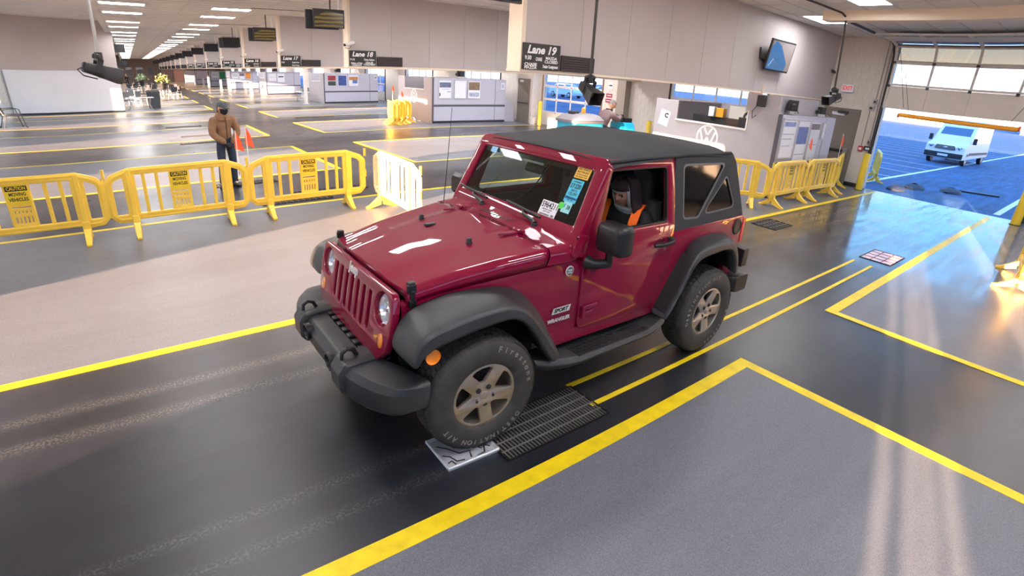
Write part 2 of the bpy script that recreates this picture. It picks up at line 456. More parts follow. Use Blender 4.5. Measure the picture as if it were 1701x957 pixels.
# walls -----------------------------------------------------------------
ZO = 3.62            # head of the door openings toward the sun
def wall_with_openings(name, x0, x1, openings, head, m):
    b = MB(); ys = 12.2
    for (ya, yb) in openings:
        hh = 2.3 if ya == -28.4 else head
        b.box(x0, x1, ya, ys, 0, CEIL + .7); b.box(x0, x1, yb, ya, hh, CEIL + .7); ys = yb
    b.box(x0, x1, -121, ys, 0, CEIL + .7)
    return struct(name, b, m)
front_op = [(1.88 - PITCH * k, -2.02 - PITCH * k) for k in range(0, 15)]
wall_front = wall_with_openings('wall_front', XW - .22, XW, front_op, 4.12, M_wall)
back_op = [(8.1, 7.4), (6.52, 6.42), (6.38, 6.29), (6.27, 6.18), (6.09, 6.0)] + [(1.75 - PITCH * k, -2.0 - PITCH * k) for k in range(-0, 4)] + [(1.75 - PITCH * k, -2.0 - PITCH * k) for k in range(5, 15)]
back_op.insert(-10, (-28.4, -31.15))
wall_back = wall_with_openings('wall_back', 9.8, 9.82, back_op, ZO, M_wall)
# side of the hall behind the camera: unseen high openings added for fill daylight
wr = MB()
for i in range(9): wr.box(XW - .22 + i * 3.15, XW + .08 + i * 3.15, 12.0, 12.2, 0, CEIL + .7)
wr.box(XW - .22, 10, 12.0, 12.2, 0, 2.3).box(XW - .22, 10, 12.0, 12.2, CEIL, CEIL + .7)
struct('wall_right', wr, mat('slate_wall', srgb(84, 90, 104), rough=.7))
struct('wall_end', MB().box(XW - .22, 10, -121.2, -121, 0, CEIL + .7), mat('warm_end_wall', srgb(205, 180, 165), rough=0.7))
M_lw = mat('pale_left_wall', srgb(232, 236, 246), rough=0.6, vary=0.04, vscale=0.6)
wl = struct('wall_left', MB().box(2.0, 7.1, -33.5, -33.2, 0, 2.26).box(2.0, 7.1, -33.5, -33.22, 2.28, 4.9), [M_lw])
MB().box(2.0, 9.8, -33.24, -33.19, 2.26, CEIL + .58).build('upper_panel', M_panel, wl)
struct('baseboard_left', MB().box(1.98, 7.1, -33.2, -33.17, 0, 0.1), M_base)
struct('window_1', MB().box(7.12, 7.16, -33.3, -29.0, 0.05, 2.24), glass_mat('door_glass', (0.95, 1, 1), 0.1))
MB().box(7.08, 7.2, -33.3, -33.2, 0, 2.3).build('window_frame', M_steel, bpy.data.objects['window_1'])
# concrete blocks where the wall is seen from near
blk = None
def blocks(y0, y1, z0, z1, skip=lambda y, z: False):
    global blk
    r = 0; z = z0
    while z < z1 - .1:
        y = y0 - (0.2 if r % 2 else 0.0)
        while y < y1 - 0.02:
            a, b_ = max(y, y0), min(y + .4, y1)
            if b_ - a > .05 and not skip((a + b_) / 2, z + .1):
                if blk is None:
                    blk = MB().box(0, .008, -.196, .196, .004, .196).build('block', M_wall, wall_front, bevel=0); o = blk
                else: o = dup(blk)
                o.location = (XW, (a + b_) / 2, z); o.scale = (1, (b_ - a) / .4, 1)
            y += .4
        z += .2; r += 1
blocks(-3.85, -2.06, 0.1, CEIL, lambda y, z: (-3.72 < y < -2.58 and z < 2.30))
blocks(-13.2, -9.75, 0.1, 2.5)
MB().box(XW, XW + .012, -5.7, -2.06, 0, .1).build('base_strip', M_base, wall_front)
MB().box(XW, XW + .012, -13.2, -9.7, 0, .1).build('base_strip', M_base, wall_front)
MB().box(XW - .0, XW + .34, -12.05, -11.6, 0, CEIL).build('column', mat('taupe_column', srgb(150, 140, 130), rough=0.6), wall_front)
MB().box(XW - .0, XW + .5, -18.6, -17.35, 0, CEIL).build('pier', M_wall, wall_front)
# cream beam under the ceiling by the door
struct('trim_1', MB().box(-11.35, -11.0, -2.35, 12, CEIL - .2, CEIL), M_cream)

# upper wall (header) over each lane's booth ------------------------------
HZ = 2.36
for k in range(0, 15):
    y = -3.65 - 7.5 * k
    h = MB().box(-XW and XW, -3.66, y - .34, y - .012, HZ + .02, CEIL)
    hd = struct('wall_header', h, M_panel)
    MB().box(XW, -3.64, y - .35, y + .006, HZ, HZ + .035).build('bottom_trim', M_cream, hd)
    MB().box(-3.66, -3.645, y - .34, y - .012, HZ + .035, CEIL).build('end_cap', M_cream, hd)
    MB().box(-3.72, -3.645, y - .012, y + .006, HZ + .035, CEIL).build('corner_trim', M_cream, hd)
    if k < 5:
        for i in range(10):
            x1 = -3.725 - i * 1.19; MB().box(x1 - 1.183, x1, y - .012, y + .001, HZ + .037, CEIL - .002).build('wall_panel', M_panel, hd)
    else: MB().box(XW, -3.72, y - .012, y + .001, HZ + .036, CEIL).build('wall_panel', M_panel, hd)
# ---------------------------------------------------------------- the maroon car
# local frame = world: x forward, y to the driver's side, ground at z = 0, origin under the front axle
M_paint = mat('maroon_car_paint', (0.215, 0.003, 0.029), rough=0.45, metal=0.0, spec=0.06, coat=1.0, coat_rough=0.03)
M_flare = mat('grey_black_flare_plastic', (0.030, 0.032, 0.036), rough=0.45, bump=0.12, bscale=300, vary=0.35, vscale=4, rvary=0.12)
M_trimb = mat('black_trim', (0.010, 0.010, 0.011), rough=0.5)
M_cloth = mat('black_soft_top_cloth', (0.030, 0.032, 0.036), rough=0.85, bump=0.35, bscale=420, vary=0.12, vscale=3)
M_tyre = mat('tyre_rubber', (0.040, 0.037, 0.035), rough=0.7, bump=0.3, bscale=160, vary=0.25, vscale=10)
M_letter = mat('raised_tyre_letters', (0.22, 0.20, 0.19), rough=0.7)
M_rim = mat('dusty_alloy', (0.42, 0.35, 0.29), rough=0.38, metal=0.75, vary=0.25, vscale=7)
M_rimr = mat('bright_alloy', (0.62, 0.57, 0.50), rough=0.28, metal=0.85, vary=0.15, vscale=7)
M_chrome = mat('chrome', (0.8, 0.8, 0.82), rough=0.08, metal=1.0)
M_silver = mat('silver_lettering', (0.72, 0.70, 0.70), rough=0.35, metal=0.3)
M_amber = mat('amber_lens', (0.85, 0.25, 0.01), rough=0.15, coat=1.0)
M_red = mat('red_lens', (0.6, 0.01, 0.01), rough=0.15, coat=1.0)
M_shield = glass_mat('windscreen_glass', (0.62, 0.70, 0.66), 0.10)
M_vinyl = glass_mat('clear_vinyl', (0.06, 0.065, 0.08), 0.12, 0.045)
M_lens = glass_mat('lamp_lens', (0.95, 0.97, 1.0), 0.15)
M_seat = mat('dark_seat_fabric', (0.055, 0.055, 0.056), rough=0.9)
M_hole = mat('dark_recess', (0.004, 0.004, 0.004), rough=0.9)

car = empty('car', (0, 0, 0), 0, 'maroon two-door off-road car with black cloth top in the middle lane', 'car')

def lerp(a, b, t): return a + (b - a) * t
def interp(x, table):
    for (x0, v0), (x1, v1) in zip(table, table[1:]):
        if (x0 <= x <= x1) or (x1 <= x <= x0):
            t = (x - x0) / (x1 - x0); return lerp(v0, v1, t)
    return table[0][1] if abs(x - table[0][0]) < abs(x - table[-1][0]) else table[-1][1]
HW = [(0.42, .582), (0.30, .605), (0.0, .655), (-.30, .705), (-.60, .752), (-.9, .765)]     # half width of the hood / body side at the hood line
HTOP = [(0.42, 1.098), (0.30, 1.135), (0.05, 1.185), (-.25, 1.228), (-.59, 1.262), (-.9, 1.27)]
HSIDE = [(0.42, 1.015), (0.2, 1.06), (-.2, 1.105), (-.6, 1.14), (-.9, 1.148)]               # hood line on the body side

# hood: one skin, bulged in the middle, with a rolled front lip
def hood_pt(x, t):
    """t in -1..1 across; t = +-1 is the hood line on the side"""
    wd, zt, zs = interp(x, HW), interp(x, HTOP), interp(x, HSIDE)
    s = abs(t)
    if s < .86:
        u = s / .86; y = u * (wd - .055); z = zt - .012 * u * u - .006 * (u > .62)
        bul = max(0, 1 - (u / .62) ** 4); z += .010 * bul
    else:
        a = (s - .86) / .14
        r = .055
        if a < .55:
            q = a / .55 * PI / 2; y = wd - r + r * math.sin(q); z = zt - .018 - r * (1 - math.cos(q))
        else:
            y = wd + .004 * (a - .55); z = lerp(zt - .018 - r, zs, (a - .55) / .45)
    return y * (1 if t >= 0 else -1), z
ts = [-1, -.94, -.92, -.905, -.89, -.875, -.86, -.74, -.56, -.50, -.3, 0]; ts = ts + [-q for q in ts[-2::-1]]
rings = []
for i in range(23):
    f = i / 22
    ring = []
    for t in ts:
        y_n = abs(t)
        xr = -.600 if y_n < .7 else -.600 + .055 * ((y_n - .7) / .3) ** 2
        xf = .405 - .045 * min(1, y_n) ** 3
        x = lerp(xf, xr, f); y, z = hood_pt(x, t)
        if f == 0: z -= .030
        elif i == 1: x = xf - .012; z -= .006
        ring.append((x, y, z))
    rings.append(ring)
hb = MB().loft(rings, False)
inner = [[(x - .002, y * .985, z - .02) for x, y, z in r] for r in (rings[0], rings[-1])]
hood = hb.build('hood', M_paint, car, smooth=40)
sol = hood.modifiers.new('thick', 'SOLIDIFY'); sol.thickness = .012; sol.offset = -1
# rubber bumpers, washer nozzle, hinges and latches
for sy in (-1, 1):
    z0 = hood_pt(-.22, .5)[1]
    MB().lathe([(.020, 0), (.022, .012), (.017, .018), (.018, .034), (.012, .041), (0, .042)], 14, Matrix.Translation((-.22, sy * .337, z0 - .002))).build('hood_bumper', M_black, hood, smooth=50)
zn = hood_pt(-.19, 0)[1]
MB().box(-.235, -.15, -.17, -.135, zn - .004, zn + .014).build('washer_nozzle', M_black, hood, bevel=.005)
for sy in (-1, 1):
    b = MB()
    zz = 1.268
    b.prism([(-.43, sy * .372), (-.575, sy * .345), (-.575, sy * .405)], zz - .012, zz + .004)
    b.cyl((-.585, sy * .335, zz + .008), (-.585, sy * .415, zz + .008), .013, 10)
    b.box(-.64, -.59, sy * .375 - .03, sy * .375 + .03, zz - .008, zz + .004)
    b.build('hood_hinge', M_paint, car, bevel=.003, smooth=40)
for sy in (-1, 1):
    x0 = .335; yy = interp(x0, HW); b = MB(); zl = 1.055
    b.box(x0 - .028, x0 + .028, sy * (yy - .012), sy * (yy + .012) , zl + .035, zl + .085)
    b.box(x0 - .022, x0 + .022, sy * (yy - .03), sy * (yy + .008), zl + .075, zl + .098)
    b.box(x0 - .014, x0 + .014, sy * (yy - .01), sy * (yy + .018), zl - .035, zl + .05)
    b.box(x0 - .024, x0 + .024, sy * (yy - .01), sy * (yy + .014), zl - .055, zl - .01)
    b.build('hood_latch', M_black, car, bevel=.006)

# grille with seven slots and two lamp openings; it leans back
GM = frame((.452, 0, 1.065), (0, 1, 0), (-.21, 0, .978))
def gp(a, b, d=0): return GM @ Vector((a, b, d))
half = [(.50, -.415), (.585, -.33), (.612, -.22), (.612, -.08), (.588, .0), (.56, .022)]
outl = rpoly([(x, y) for x, y in half] + [(-x, y) for x, y in half[::-1]], .03, 4)
slots = [rrect(c - .029, c + .029, -.305 - .012 * (abs(c) < .2), -.036, .028, 4) for c in [(i - 3) * .0985 for i in range(7)]]
lampc = [(sy * .475, -.10) for sy in (-1, 1)]
gr = MB().plate(outl, slots + [circle(cx, cy, .112, 32) for cx, cy in lampc], .05, .008, GM @ Matrix.Translation((0, 0, -.02)))
grille = gr.build('grille', M_paint, car, smooth=35)
MB().box(-.36, .36, -.34, .0, -.13, -.10, GM).build('radiator', mat('radiator_mesh', (.012, .012, .013), rough=.6, bump=1, bscale=900), grille)
sg = MB()
for c in [(i - 3) * .0985 for i in range(7)]:
    ring_ = rrect(c - .029, c + .029, -.305 - .012 * (abs(c) < .2), -.036, .028, 4)
    sg.loft([[(x, y, -.04) for x, y in ring_], [(lerp(c, x, .9), y, -.10) for x, y in ring_]], True, False, False, GM)
sg.build('slot_liner', M_paint, grille, smooth=40)
for cx, cy in lampc:
    T = GM @ Matrix.Translation((cx, cy, 0))
    MB().lathe([(.112, -.002), (.107, -.010), (.102, -.030), (.095, -.036)], 32, T).build('lamp_bezel', M_paint, grille, smooth=40)
    hl = MB().lathe([(.096, -.030), (.090, -.05), (.065, -.085), (.02, -.105), (0, -.106)], 32, T).build('headlamp', mat('lamp_reflector', (.86, .88, .92), rough=.22, metal=.55), car, smooth=40)
    MB().lathe([(.096, -.028), (.088, -.014), (.06, -.002), (.03, .004), (0, .005)], 32, T).build('lamp_lens', M_lens, hl, smooth=60)
    MB().lathe([(.0, -.03), (.02, -.035), (.022, -.05), (.014, -.10)], 12, T).build('bulb_shield', M_chrome, hl, smooth=60)
    s = 1 if cx > 0 else -1
    T2 = GM @ Matrix.Translation((s * .520, -.285, .004))
    MB().lathe([(.042, -.01), (.040, .003), (.03, .007), (0, .008)], 20, T2 @ Matrix.Diagonal((.80, 1.15, 1, 1))).build('turn_signal', M_amber, car, smooth=50)
TJ = GM @ Matrix.Translation((0, -.006, .007))
MB().text('Jeep', .085, TJ @ Matrix.Rotation(0, 4, 'Z'), .003, 0, .003).build('badge', M_silver, car)

# body side in front of the door, cowl and firewall
def body_side(sy):
    b = MB(); rings = []
    for i in range(12):
        x = lerp(.40, -.858, i / 11)
        yw = interp(x, HW) + (-.006); zt = interp(x, HSIDE) - .006
        zb = .93 if x > .36 else interp(x, [(.36, .90), (-.30, .90), (-.45, .70), (-.60, .555), (-.9, .545)])
        rings.append([(x, sy * (yw - .05), zb), (x, sy * (yw), zb + .004), (x, sy * (yw + .008), lerp(zb, zt, .5)), (x, sy * yw, zt - .006), (x, sy * (yw - .008), zt), (x, sy * (yw - .06), zt + .002)])
    b.loft(rings, False)
    return b
for sy in (1, -1): body_side(sy).build('fender', M_paint, car, smooth=40)
# cowl between hood and windscreen, with louvres
cw = []
for x, zt, wd in ((-.605, 1.262, .755), (-.66, 1.268, .762), (-.74, 1.272, .768), (-.80, 1.285, .768)):
    ring = []
    for t in ts:
        y, z = hood_pt(-.6, t); k = wd / .752
        ring.append((x + (.06 * max(0, (abs(t) - .7) / .3) ** 2 if x > -.62 else 0), y * k, z + (zt - 1.262) * (1 if abs(t) < .9 else .3)))
    cw.append(ring)
cowl = MB().loft(cw, False).build('cowl', M_paint, car, smooth=40)
for i in range(9):
    y = -.20 + i * .042
    MB().prism([(-.665, y), (-.655, y + .012), (-.745, y + .022), (-.755, y + .010)], 1.26, 1.281).build('louvre', M_trimb, cowl)
MB().box(-.83, -.60, -.74, .74, .60, 1.22).build('firewall', M_hole, car)

# doors, sills, rear quarter: flat skins with a rolled beltline
def upper(sy, z):    # body half width above the belt
    return sy * (.768 - max(0, z - 1.26) * .145)
def side_plate(sy, outer, holes, depth, bevel, m, name, y0=None, lean=False, parent=car):
    """outline in (x, z) on the car's side"""
    b = MB(); T = Matrix(((1, 0, 0, 0), (0, 0, -1, 0), (0, 1, 0, 0), (0, 0, 0, 1)))
    b.plate(outer, holes, depth, bevel, T)
    base = sy * (.768 if y0 is None else y0)
    b.v = [(x, base + y - (sy * max(0, z - 1.26) * .145 if lean else 0), z) for x, y, z in b.v]
    return b.build(name, m, parent, smooth=35)
for sy in (1, -1):
    dl = rpoly([(-.866, 1.262), (-.866, .60), (-1.72, .60), (-1.852, .86), (-1.852, 1.262)], [.0, .09, .10, .22, .0], 7)
    up = rpoly([(-.872, 1.262), (-1.075, 1.782), (-1.828, 1.782), (-1.852, 1.262)], [0, .05, .03, 0], 5)
    hole = rpoly([(-.965, 1.285), (-1.115, 1.725), (-1.755, 1.725), (-1.775, 1.285)], [.06, .04, .05, .04], 5)
    # lower and upper skins join at the belt; built as one door
    b = MB(); T = Matrix(((1, 0, 0, 0), (0, 0, -1, 0), (0, 1, 0, 0), (0, 0, 0, 1)))
    b.plate(dl, [], .05, .008, T); n0 = len(b.v)
    b.plate(up, [hole], .05, .008, T)
    b.v = [(x, sy * .752 + y - sy * max(0, z - 1.26) * .145 + sy * (.006 * math.sin(max(0, min(1, (z - .6) / .66)) * PI)), z) for x, y, z in b.v]
    door = b.build('door', M_paint, car, smooth=35)
    ring_o = rpoly([(-.962, 1.282), (-1.113, 1.728), (-1.757, 1.728), (-1.778, 1.282)], [.06, .04, .05, .04], 5)
    ring_i = rpoly([(-.985, 1.300), (-1.128, 1.712), (-1.742, 1.712), (-1.762, 1.300)], [.05, .035, .045, .035], 5)
    b = MB().plate(ring_o, [ring_i], .03, .004, T)
    b.v = [(x, sy * .757 + y - sy * max(0, z - 1.26) * .145, z) for x, y, z in b.v]
    b.build('window_seal', M_trimb, door, smooth=35)
    # handle, lock, hinges
    hb_ = MB().add(*(lambda q: (q.v, q.f))(MB().plate(circle(-1.69, 1.135, .062, 20, .035), [], .004, 0, T)))
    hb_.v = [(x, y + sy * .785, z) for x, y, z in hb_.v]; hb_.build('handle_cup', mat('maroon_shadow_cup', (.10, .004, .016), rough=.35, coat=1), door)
    b = MB().tube([(-1.60, sy * .800, 1.128), (-1.66, sy * .826, 1.132), (-1.76, sy * .828, 1.138), (-1.82, sy * .81, 1.142)], [.014, .017, .017, .02], 8)
    b.box(-1.842, -1.785, sy * .782 - .012, sy * .782 + .034 * sy + .0, 1.112, 1.168)
    b.build('door_handle', M_black, door, smooth=40, bevel=.004)
    MB().lathe([(.013, 0), (.012, .004), (0, .005)], 14, frame((-1.762, sy * .782, 1.075), (1, 0, 0), (0, 0, sy))).build('lock', M_silver, door)
    for zc in (1.095, .755):
        h = MB().box(-.905, -.875, sy * .782, sy * .808, zc - .062, zc + .035).box(-1.03, -.90, sy * .782, sy * .796, zc - .002, zc + .034).box(-1.0, -.91, sy * .782, sy * .792, zc - .045, zc - .018)
        h.build('door_hinge', M_paint, car, bevel=.005)
    # sill and the panel behind the door
    sill = rpoly([(-.60, .61), (-.60, .525), (-1.80, .515), (-1.80, .61)], .01, 2)
    side_plate(sy, sill, [], .04, .008, M_paint, 'sill', .742)
    rear = rpoly([(-1.868, 1.19), (-1.868, .84), (-1.74, .60), (-1.74, .52), (-1.95, .60), (-2.12, .98), (-2.30, 1.03), (-2.60, 1.02), (-2.75, .90), (-2.80, .62), (-2.955, .64), (-2.965, 1.215)],
                 [.0, .22, .05, .02, .06, .08, .06, .1, .06, .05, .04, .02], 5)
    side_plate(sy, rear, [], .05, .01, M_paint, 'rear_quarter', .748)
    MB().box(-1.862, -.88, sy * .70, sy * .745, .62, 1.25).build('door_lining', M_seat, door)
MB().box(-2.95, -.85, -.72, .72, .50, .60).box(-2.97, -2.90, -.74, .74, .55, 1.2).build('floor_pan', M_trimb, car)
MB().box(-2.985, -2.955, -.74, .74, .60, 1.20).build('tailgate', M_paint, car, bevel=.012)

# windscreen frame (leans back), glass, mirror and stickers
WB, WT = Vector((-.775, 0, 1.268)), Vector((-1.048, 0, 1.792))
WU = (WT - WB).normalized(); WL = (WT - WB).length
WM = frame(WB, (0, 1, 0), WU)
fo = rpoly([(-.768, -.03), (.768, -.03), (.732, WL), (-.732, WL)], [.02, .02, .06, .06], 6)
fh = rpoly([(-.702, .085), (.702, .085), (.664, WL - .075), (-.664, WL - .075)], [.03, .03, .05, .05], 5)
wf = MB().plate(fo, [fh], .075, .014, WM @ Matrix.Translation((0, 0, -.03))).build('windscreen_frame', M_paint, car, smooth=35)
# feet of the frame with their bolts, on the body side
for sy in (1, -1):
    ft = rpoly([(-.735, 1.172), (-.852, 1.160), (-.888, 1.30), (-.80, 1.32)], [.03, .015, .02, .03], 4)
    side_plate(sy, ft, [], .02, .005, M_paint, 'frame_foot', .772)
    for (x, z) in ((-.835, 1.19), (-.842, 1.235), (-.85, 1.28), (-.775, 1.30), (-.80, 1.255)):
        MB().lathe([(.009, 0), (.009, .004), (0, .006)], 6, frame((x, sy * .782, z), (1, 0, 0), (0, 0, sy))).build('bolt', M_trimb, car)
wg = MB().plate(rpoly([(-.708, .079), (.708, .079), (.670, WL - .069), (-.670, WL - .069)], .04, 4), [], .006, 0, WM @ Matrix.Translation((0, 0, -.012))).build('windscreen', M_shield, car)
bd = MB().plate(rpoly([(-.706, .081), (.706, .081), (.668, WL - .071), (-.668, WL - .071)], .04, 4),
                [rpoly([(-.675, .125), (.675, .125), (.640, WL - .125), (-.640, WL - .125)], .05, 4)], .002, 0, WM @ Matrix.Translation((0, 0, -.017)))
bd.build('black_band', mat('black_glass_band', (.006, .006, .007), rough=.15), wg)
def sticker(name, u, v, wd, ht, col, rot, label, texts):
    T = WM @ Matrix.Translation((u, v, -.0065)) @ Matrix.Rotation(rot, 4, 'Z')
    o = MB().plate([(-wd / 2, -ht / 2), (wd / 2, -ht / 2), (wd / 2, ht / 2), (-wd / 2, ht / 2)], [], .0015, 0, T).build('sticker', mat('paper_' + name, col, rough=.6), car)
    o['label'] = label
    if texts:
        b = MB()
        for (s, du, dv, size, wid) in texts: b.text(s, size, T @ Matrix.Translation((du, dv, .0014)), .0003, 0, size * .02, 'CENTER', wid)
        b.build('lettering', mat('black_ink', (.01, .01, .012), rough=.6), o)
    return o
Wt = lambda x: x
sticker('yellow', .555, WL - .125, .135, .088, srgb(238, 190, 70), .0, 'yellow paper sticker at the top of the windscreen',
        [('USED VEHICLE', 0, .026, .022, .115), ('NOT FOR SALE', 0, .004, .020, .11), ('at this location', 0, -.014, .013, .11), ('see dealer staff', 0, -.030, .013, .11)])
sticker('cyan', .545, WL - .265, .118, .168, srgb(70, 190, 220), .0, 'tall cyan paper sticker on the windscreen',
        [('27:220', 0, .036, .046, .098), ('2012', 0, .004, .022, .06), ('125,391', 0, -.022, .028, .08), ('OFFERED', 0, .068, .014, .08), ('as is', 0, -.066, .012, .05)])
sticker('bluebar', .545, WL - .318, .112, .018, srgb(40, 100, 170), .0, 'dark blue strip on the cyan sticker', [])
sticker('white', .388, .150, .178, .118, srgb(232, 232, 238), .0, 'white paper sticker with a long number', [('5964211', 0, .026, .060, .16), ('MAROON 2 DOOR', -.01, -.006, .013, .10), ('SOFT TOP', -.01, -.022, .013, .07), ('lllllllllllllllll', -.02, -.044, .014, .10), ('88', .062, -.042, .022, .028)])
sticker('aqua', .545, .205, .085, .085, srgb(150, 220, 225), .0, 'small aqua sticker with a number', [('1', -.022, .006, .04, None), ('38', .018, -.002, .042, .034)])
o = MB().plate(circle(0, 0, .026, 20), [], .0015, 0, WM @ Matrix.Translation((.490, .205, -.005))).build('sticker', mat('green_dot_paper', srgb(80, 215, 70), rough=.6), car); o['label'] = 'small round green sticker'
sticker('pale', -.515, WL - .105, .082, .062, srgb(150, 205, 245), .0, 'pale blue sticker in the far upper corner of the windscreen', [])
crack = MB().tube([tuple(WM @ Vector((q))) for q in ((.21, WL - .08, -.022), (.12, .27, -.022), (.02, .16, -.022), (-.12, .09, -.022))], .005, 6)
crack.build('cable', M_trimb, car)
b = MB().box(-.115, .115, -.035, .035, -.02, .02, WM @ Matrix.Translation((-.03, WL - .16, -.10))).build('rear_view_mirror', M_black, car, bevel=.012)
# wipers: pivot, arm, blade
for yp in (-.336, .336):
    b = MB().tube([(-.765, yp + .01, 1.292), (-.775, yp - .02, 1.305), (-.775, yp - .14, 1.328)], [.020, .015, .011], 8)
    b.lathe([(.026, 0), (.024, .02), (0, .026)], 12, Matrix.Translation((-.765, yp + .01, 1.275)))
    a0 = WM @ Vector((yp - .39, .105, .012)); a1 = WM @ Vector((yp + .03, .072, .012)); mid = WM @ Vector((yp - .17, .088, .02))
    b.tube([(-.775, yp - .14, 1.328), mid], [.011, .008], 6)
    b.build('wiper_arm', M_black, car, smooth=50)
    MB().tube([a0, mid, a1], .010, 6).build('wiper_blade', M_black, car, smooth=50)
MB().tube([(-.62, -.70, 1.20), (-.66, -.71, 1.55), (-.70, -.715, 2.02)], [.004, .003, .002], 6).build('antenna', M_black, car)

# soft top: roof skin over bows, side curtains with clear windows, rear curtain
RX = [(-1.03, 1.785, .735), (-1.10, 1.812, .735), (-1.35, 1.828, .722), (-1.62, 1.838, .716), (-1.86, 1.868, .722), (-1.98, 1.878, .724), (-2.12, 1.866, .722), (-2.40, 1.850, .716), (-2.60, 1.835, .712), (-2.68, 1.795, .708), (-2.72, 1.74, .706)]
rr = []
for x, zt, wd in RX:
    ring = []
    for t in [i / 10 for i in range(-10, 11)]:
        s = abs(t); y = wd * (1 - (1 - s) ** 1.0 ) if s < .8 else wd * (.8 + .2 * math.sin((s - .8) / .2 * PI / 2) * 1.0)
        y = wd * s if s < .8 else y
        z = zt - .018 * s ** 2 - (0 if s < .8 else .062 * (1 - math.cos((s - .8) / .2 * PI / 2)))
        ring.append((x, y * (1 if t >= 0 else -1), z))
    rr.append(ring)
roof = MB().loft(rr, False).build('soft_top', M_cloth, car, smooth=50)
so = roof.modifiers.new('thick', 'SOLIDIFY'); so.thickness = .012; so.offset = 1
sf = roof.modifiers.new('sub', 'SUBSURF'); sf.levels = 1; sf.render_levels = 2
for sy in (1, -1):
    T = Matrix(((1, 0, 0, 0), (0, 0, -1, 0), (0, 1, 0, 0), (0, 0, 0, 1)))
    so_ = rpoly([(-1.842, 1.165), (-1.836, 1.79), (-2.66, 1.80), (-2.74, 1.72), (-2.962, 1.20)], [.0, .02, .04, .08, .03], 5)
    w1 = rpoly([(-1.985, 1.295), (-1.945, 1.715), (-2.555, 1.705), (-2.195, 1.285)], [.05, .04, .03, .05], 5)
    w2 = rpoly([(-2.265, 1.30), (-2.60, 1.60), (-2.775, 1.32)], [.04, .03, .04], 5)
    b = MB().plate(so_, [w1, w2], .016, .003, T)
    b.v = [(x, sy * .764 + y - sy * max(0, z - 1.17) * .098, z) for x, y, z in b.v]
    sc = b.build('side_curtain', M_cloth, car, smooth=35)
    for wdw in (w1, w2):
        b = MB().plate(wdw, [], .004, 0, T); b.v = [(x, sy * .760 + y - sy * max(0, z - 1.17) * .098, z) for x, y, z in b.v]
        b.build('vinyl_window', M_vinyl, sc)
        cen = (sum(q[0] for q in wdw) / len(wdw), sum(q[1] for q in wdw) / len(wdw))
        b = MB().plate([(cen[0] + (q[0] - cen[0]) * 1.045, cen[1] + (q[1] - cen[1]) * 1.06) for q in wdw], [[(cen[0] + (q[0] - cen[0]) * .99, cen[1] + (q[1] - cen[1]) * .99) for q in wdw]], .006, .002, T)
        b.v = [(x, sy * .772 + y - sy * max(0, z - 1.17) * .098, z) for x, y, z in b.v]
        b.build('window_welt', mat('grey_welt', (.10, .10, .105), rough=.5), sc)
    # gutter over the door
    MB().tube([(-1.06, sy * .722, 1.778), (-1.45, sy * .715, 1.792), (-1.84, sy * .712, 1.795), (-2.2, sy * .71, 1.80), (-2.64, sy * .705, 1.795)], .014, 8).build('roof_edge', M_cloth, car, smooth=60)
MB().add([(-2.72, -.70, 1.76), (-2.72, .70, 1.76), (-2.97, .75, 1.19), (-2.97, -.75, 1.19), (-2.70, -.70, 1.76), (-2.70, .70, 1.76), (-2.95, .75, 1.19), (-2.95, -.75, 1.19)],
         [(0, 1, 2, 3), (7, 6, 5, 4), (0, 4, 5, 1), (1, 5, 6, 2), (2, 6, 7, 3), (3, 7, 4, 0)]).build('rear_curtain', M_cloth, car)

# cabin
for sy in (1, -1):
    s = MB().loft([[(x + dx, sy * .36 + y, z) for x, y in rrect(-1.80, -1.28 , -.24, .24, .08, 3)] for dx, z in ((0, .70), (0, .86))])
    s.loft([[(-1.84 - (z - .8) * .12 + x, sy * .36 + y * k, z) for x, y in rrect(-.06, .06, -.24, .24, .05, 3)] for z, k in ((.80, 1), (1.2, 1), (1.38, .85), (1.40, .4), (1.60, .4), (1.62, .3))])
    s.build('seat', M_seat, car, smooth=40)
b = MB().box(-1.02, -.84, -.70, .70, .95, 1.24).box(-1.08, -.98, .12, .60, 1.0, 1.20)
b.build('dashboard', mat('dash_plastic', (.085, .088, .085), rough=.6), car, bevel=.03)
b = MB().tube([tuple(frame((-1.13, .36, 1.12), (0, 1, 0), (-.35, 0, .94)) @ Vector((.185 * math.cos(a), .185 * math.sin(a), 0))) for a in [2 * PI * i / 28 for i in range(28)]], .014, 8, closed=True)
b.cyl((-1.12, .36, 1.12), (-1.0, .36, 1.07), .035, 10).box(-.17, .17, -.016, .016, -.012, .008, frame((-1.13, .36, 1.12), (0, 1, 0), (-.35, 0, .94)))
b.build('steering_wheel', M_trimb, car, smooth=50)
b = MB()
for sy in (1, -1):
    b.tube([(-1.95, sy * .62, .70), (-1.95, sy * .62, 1.45), (-1.92, sy * .58, 1.68), (-1.84, sy * .56, 1.72), (-1.10, sy * .60, 1.74)], .035, 8)
    b.tube([(-1.94, sy * .58, 1.66), (-2.6, sy * .60, 1.15)], .035, 8)
b.tube([(-1.92, -.56, 1.69), (-1.92, .56, 1.69)], .035, 8)
b.build('roll_bar', mat('roll_bar_pad', (.02, .02, .022), rough=.8), car, smooth=60)
MB().box(-2.6, -2.05, -.55, .55, .70, 1.12).build('rear_seat', M_seat, car, bevel=.08)

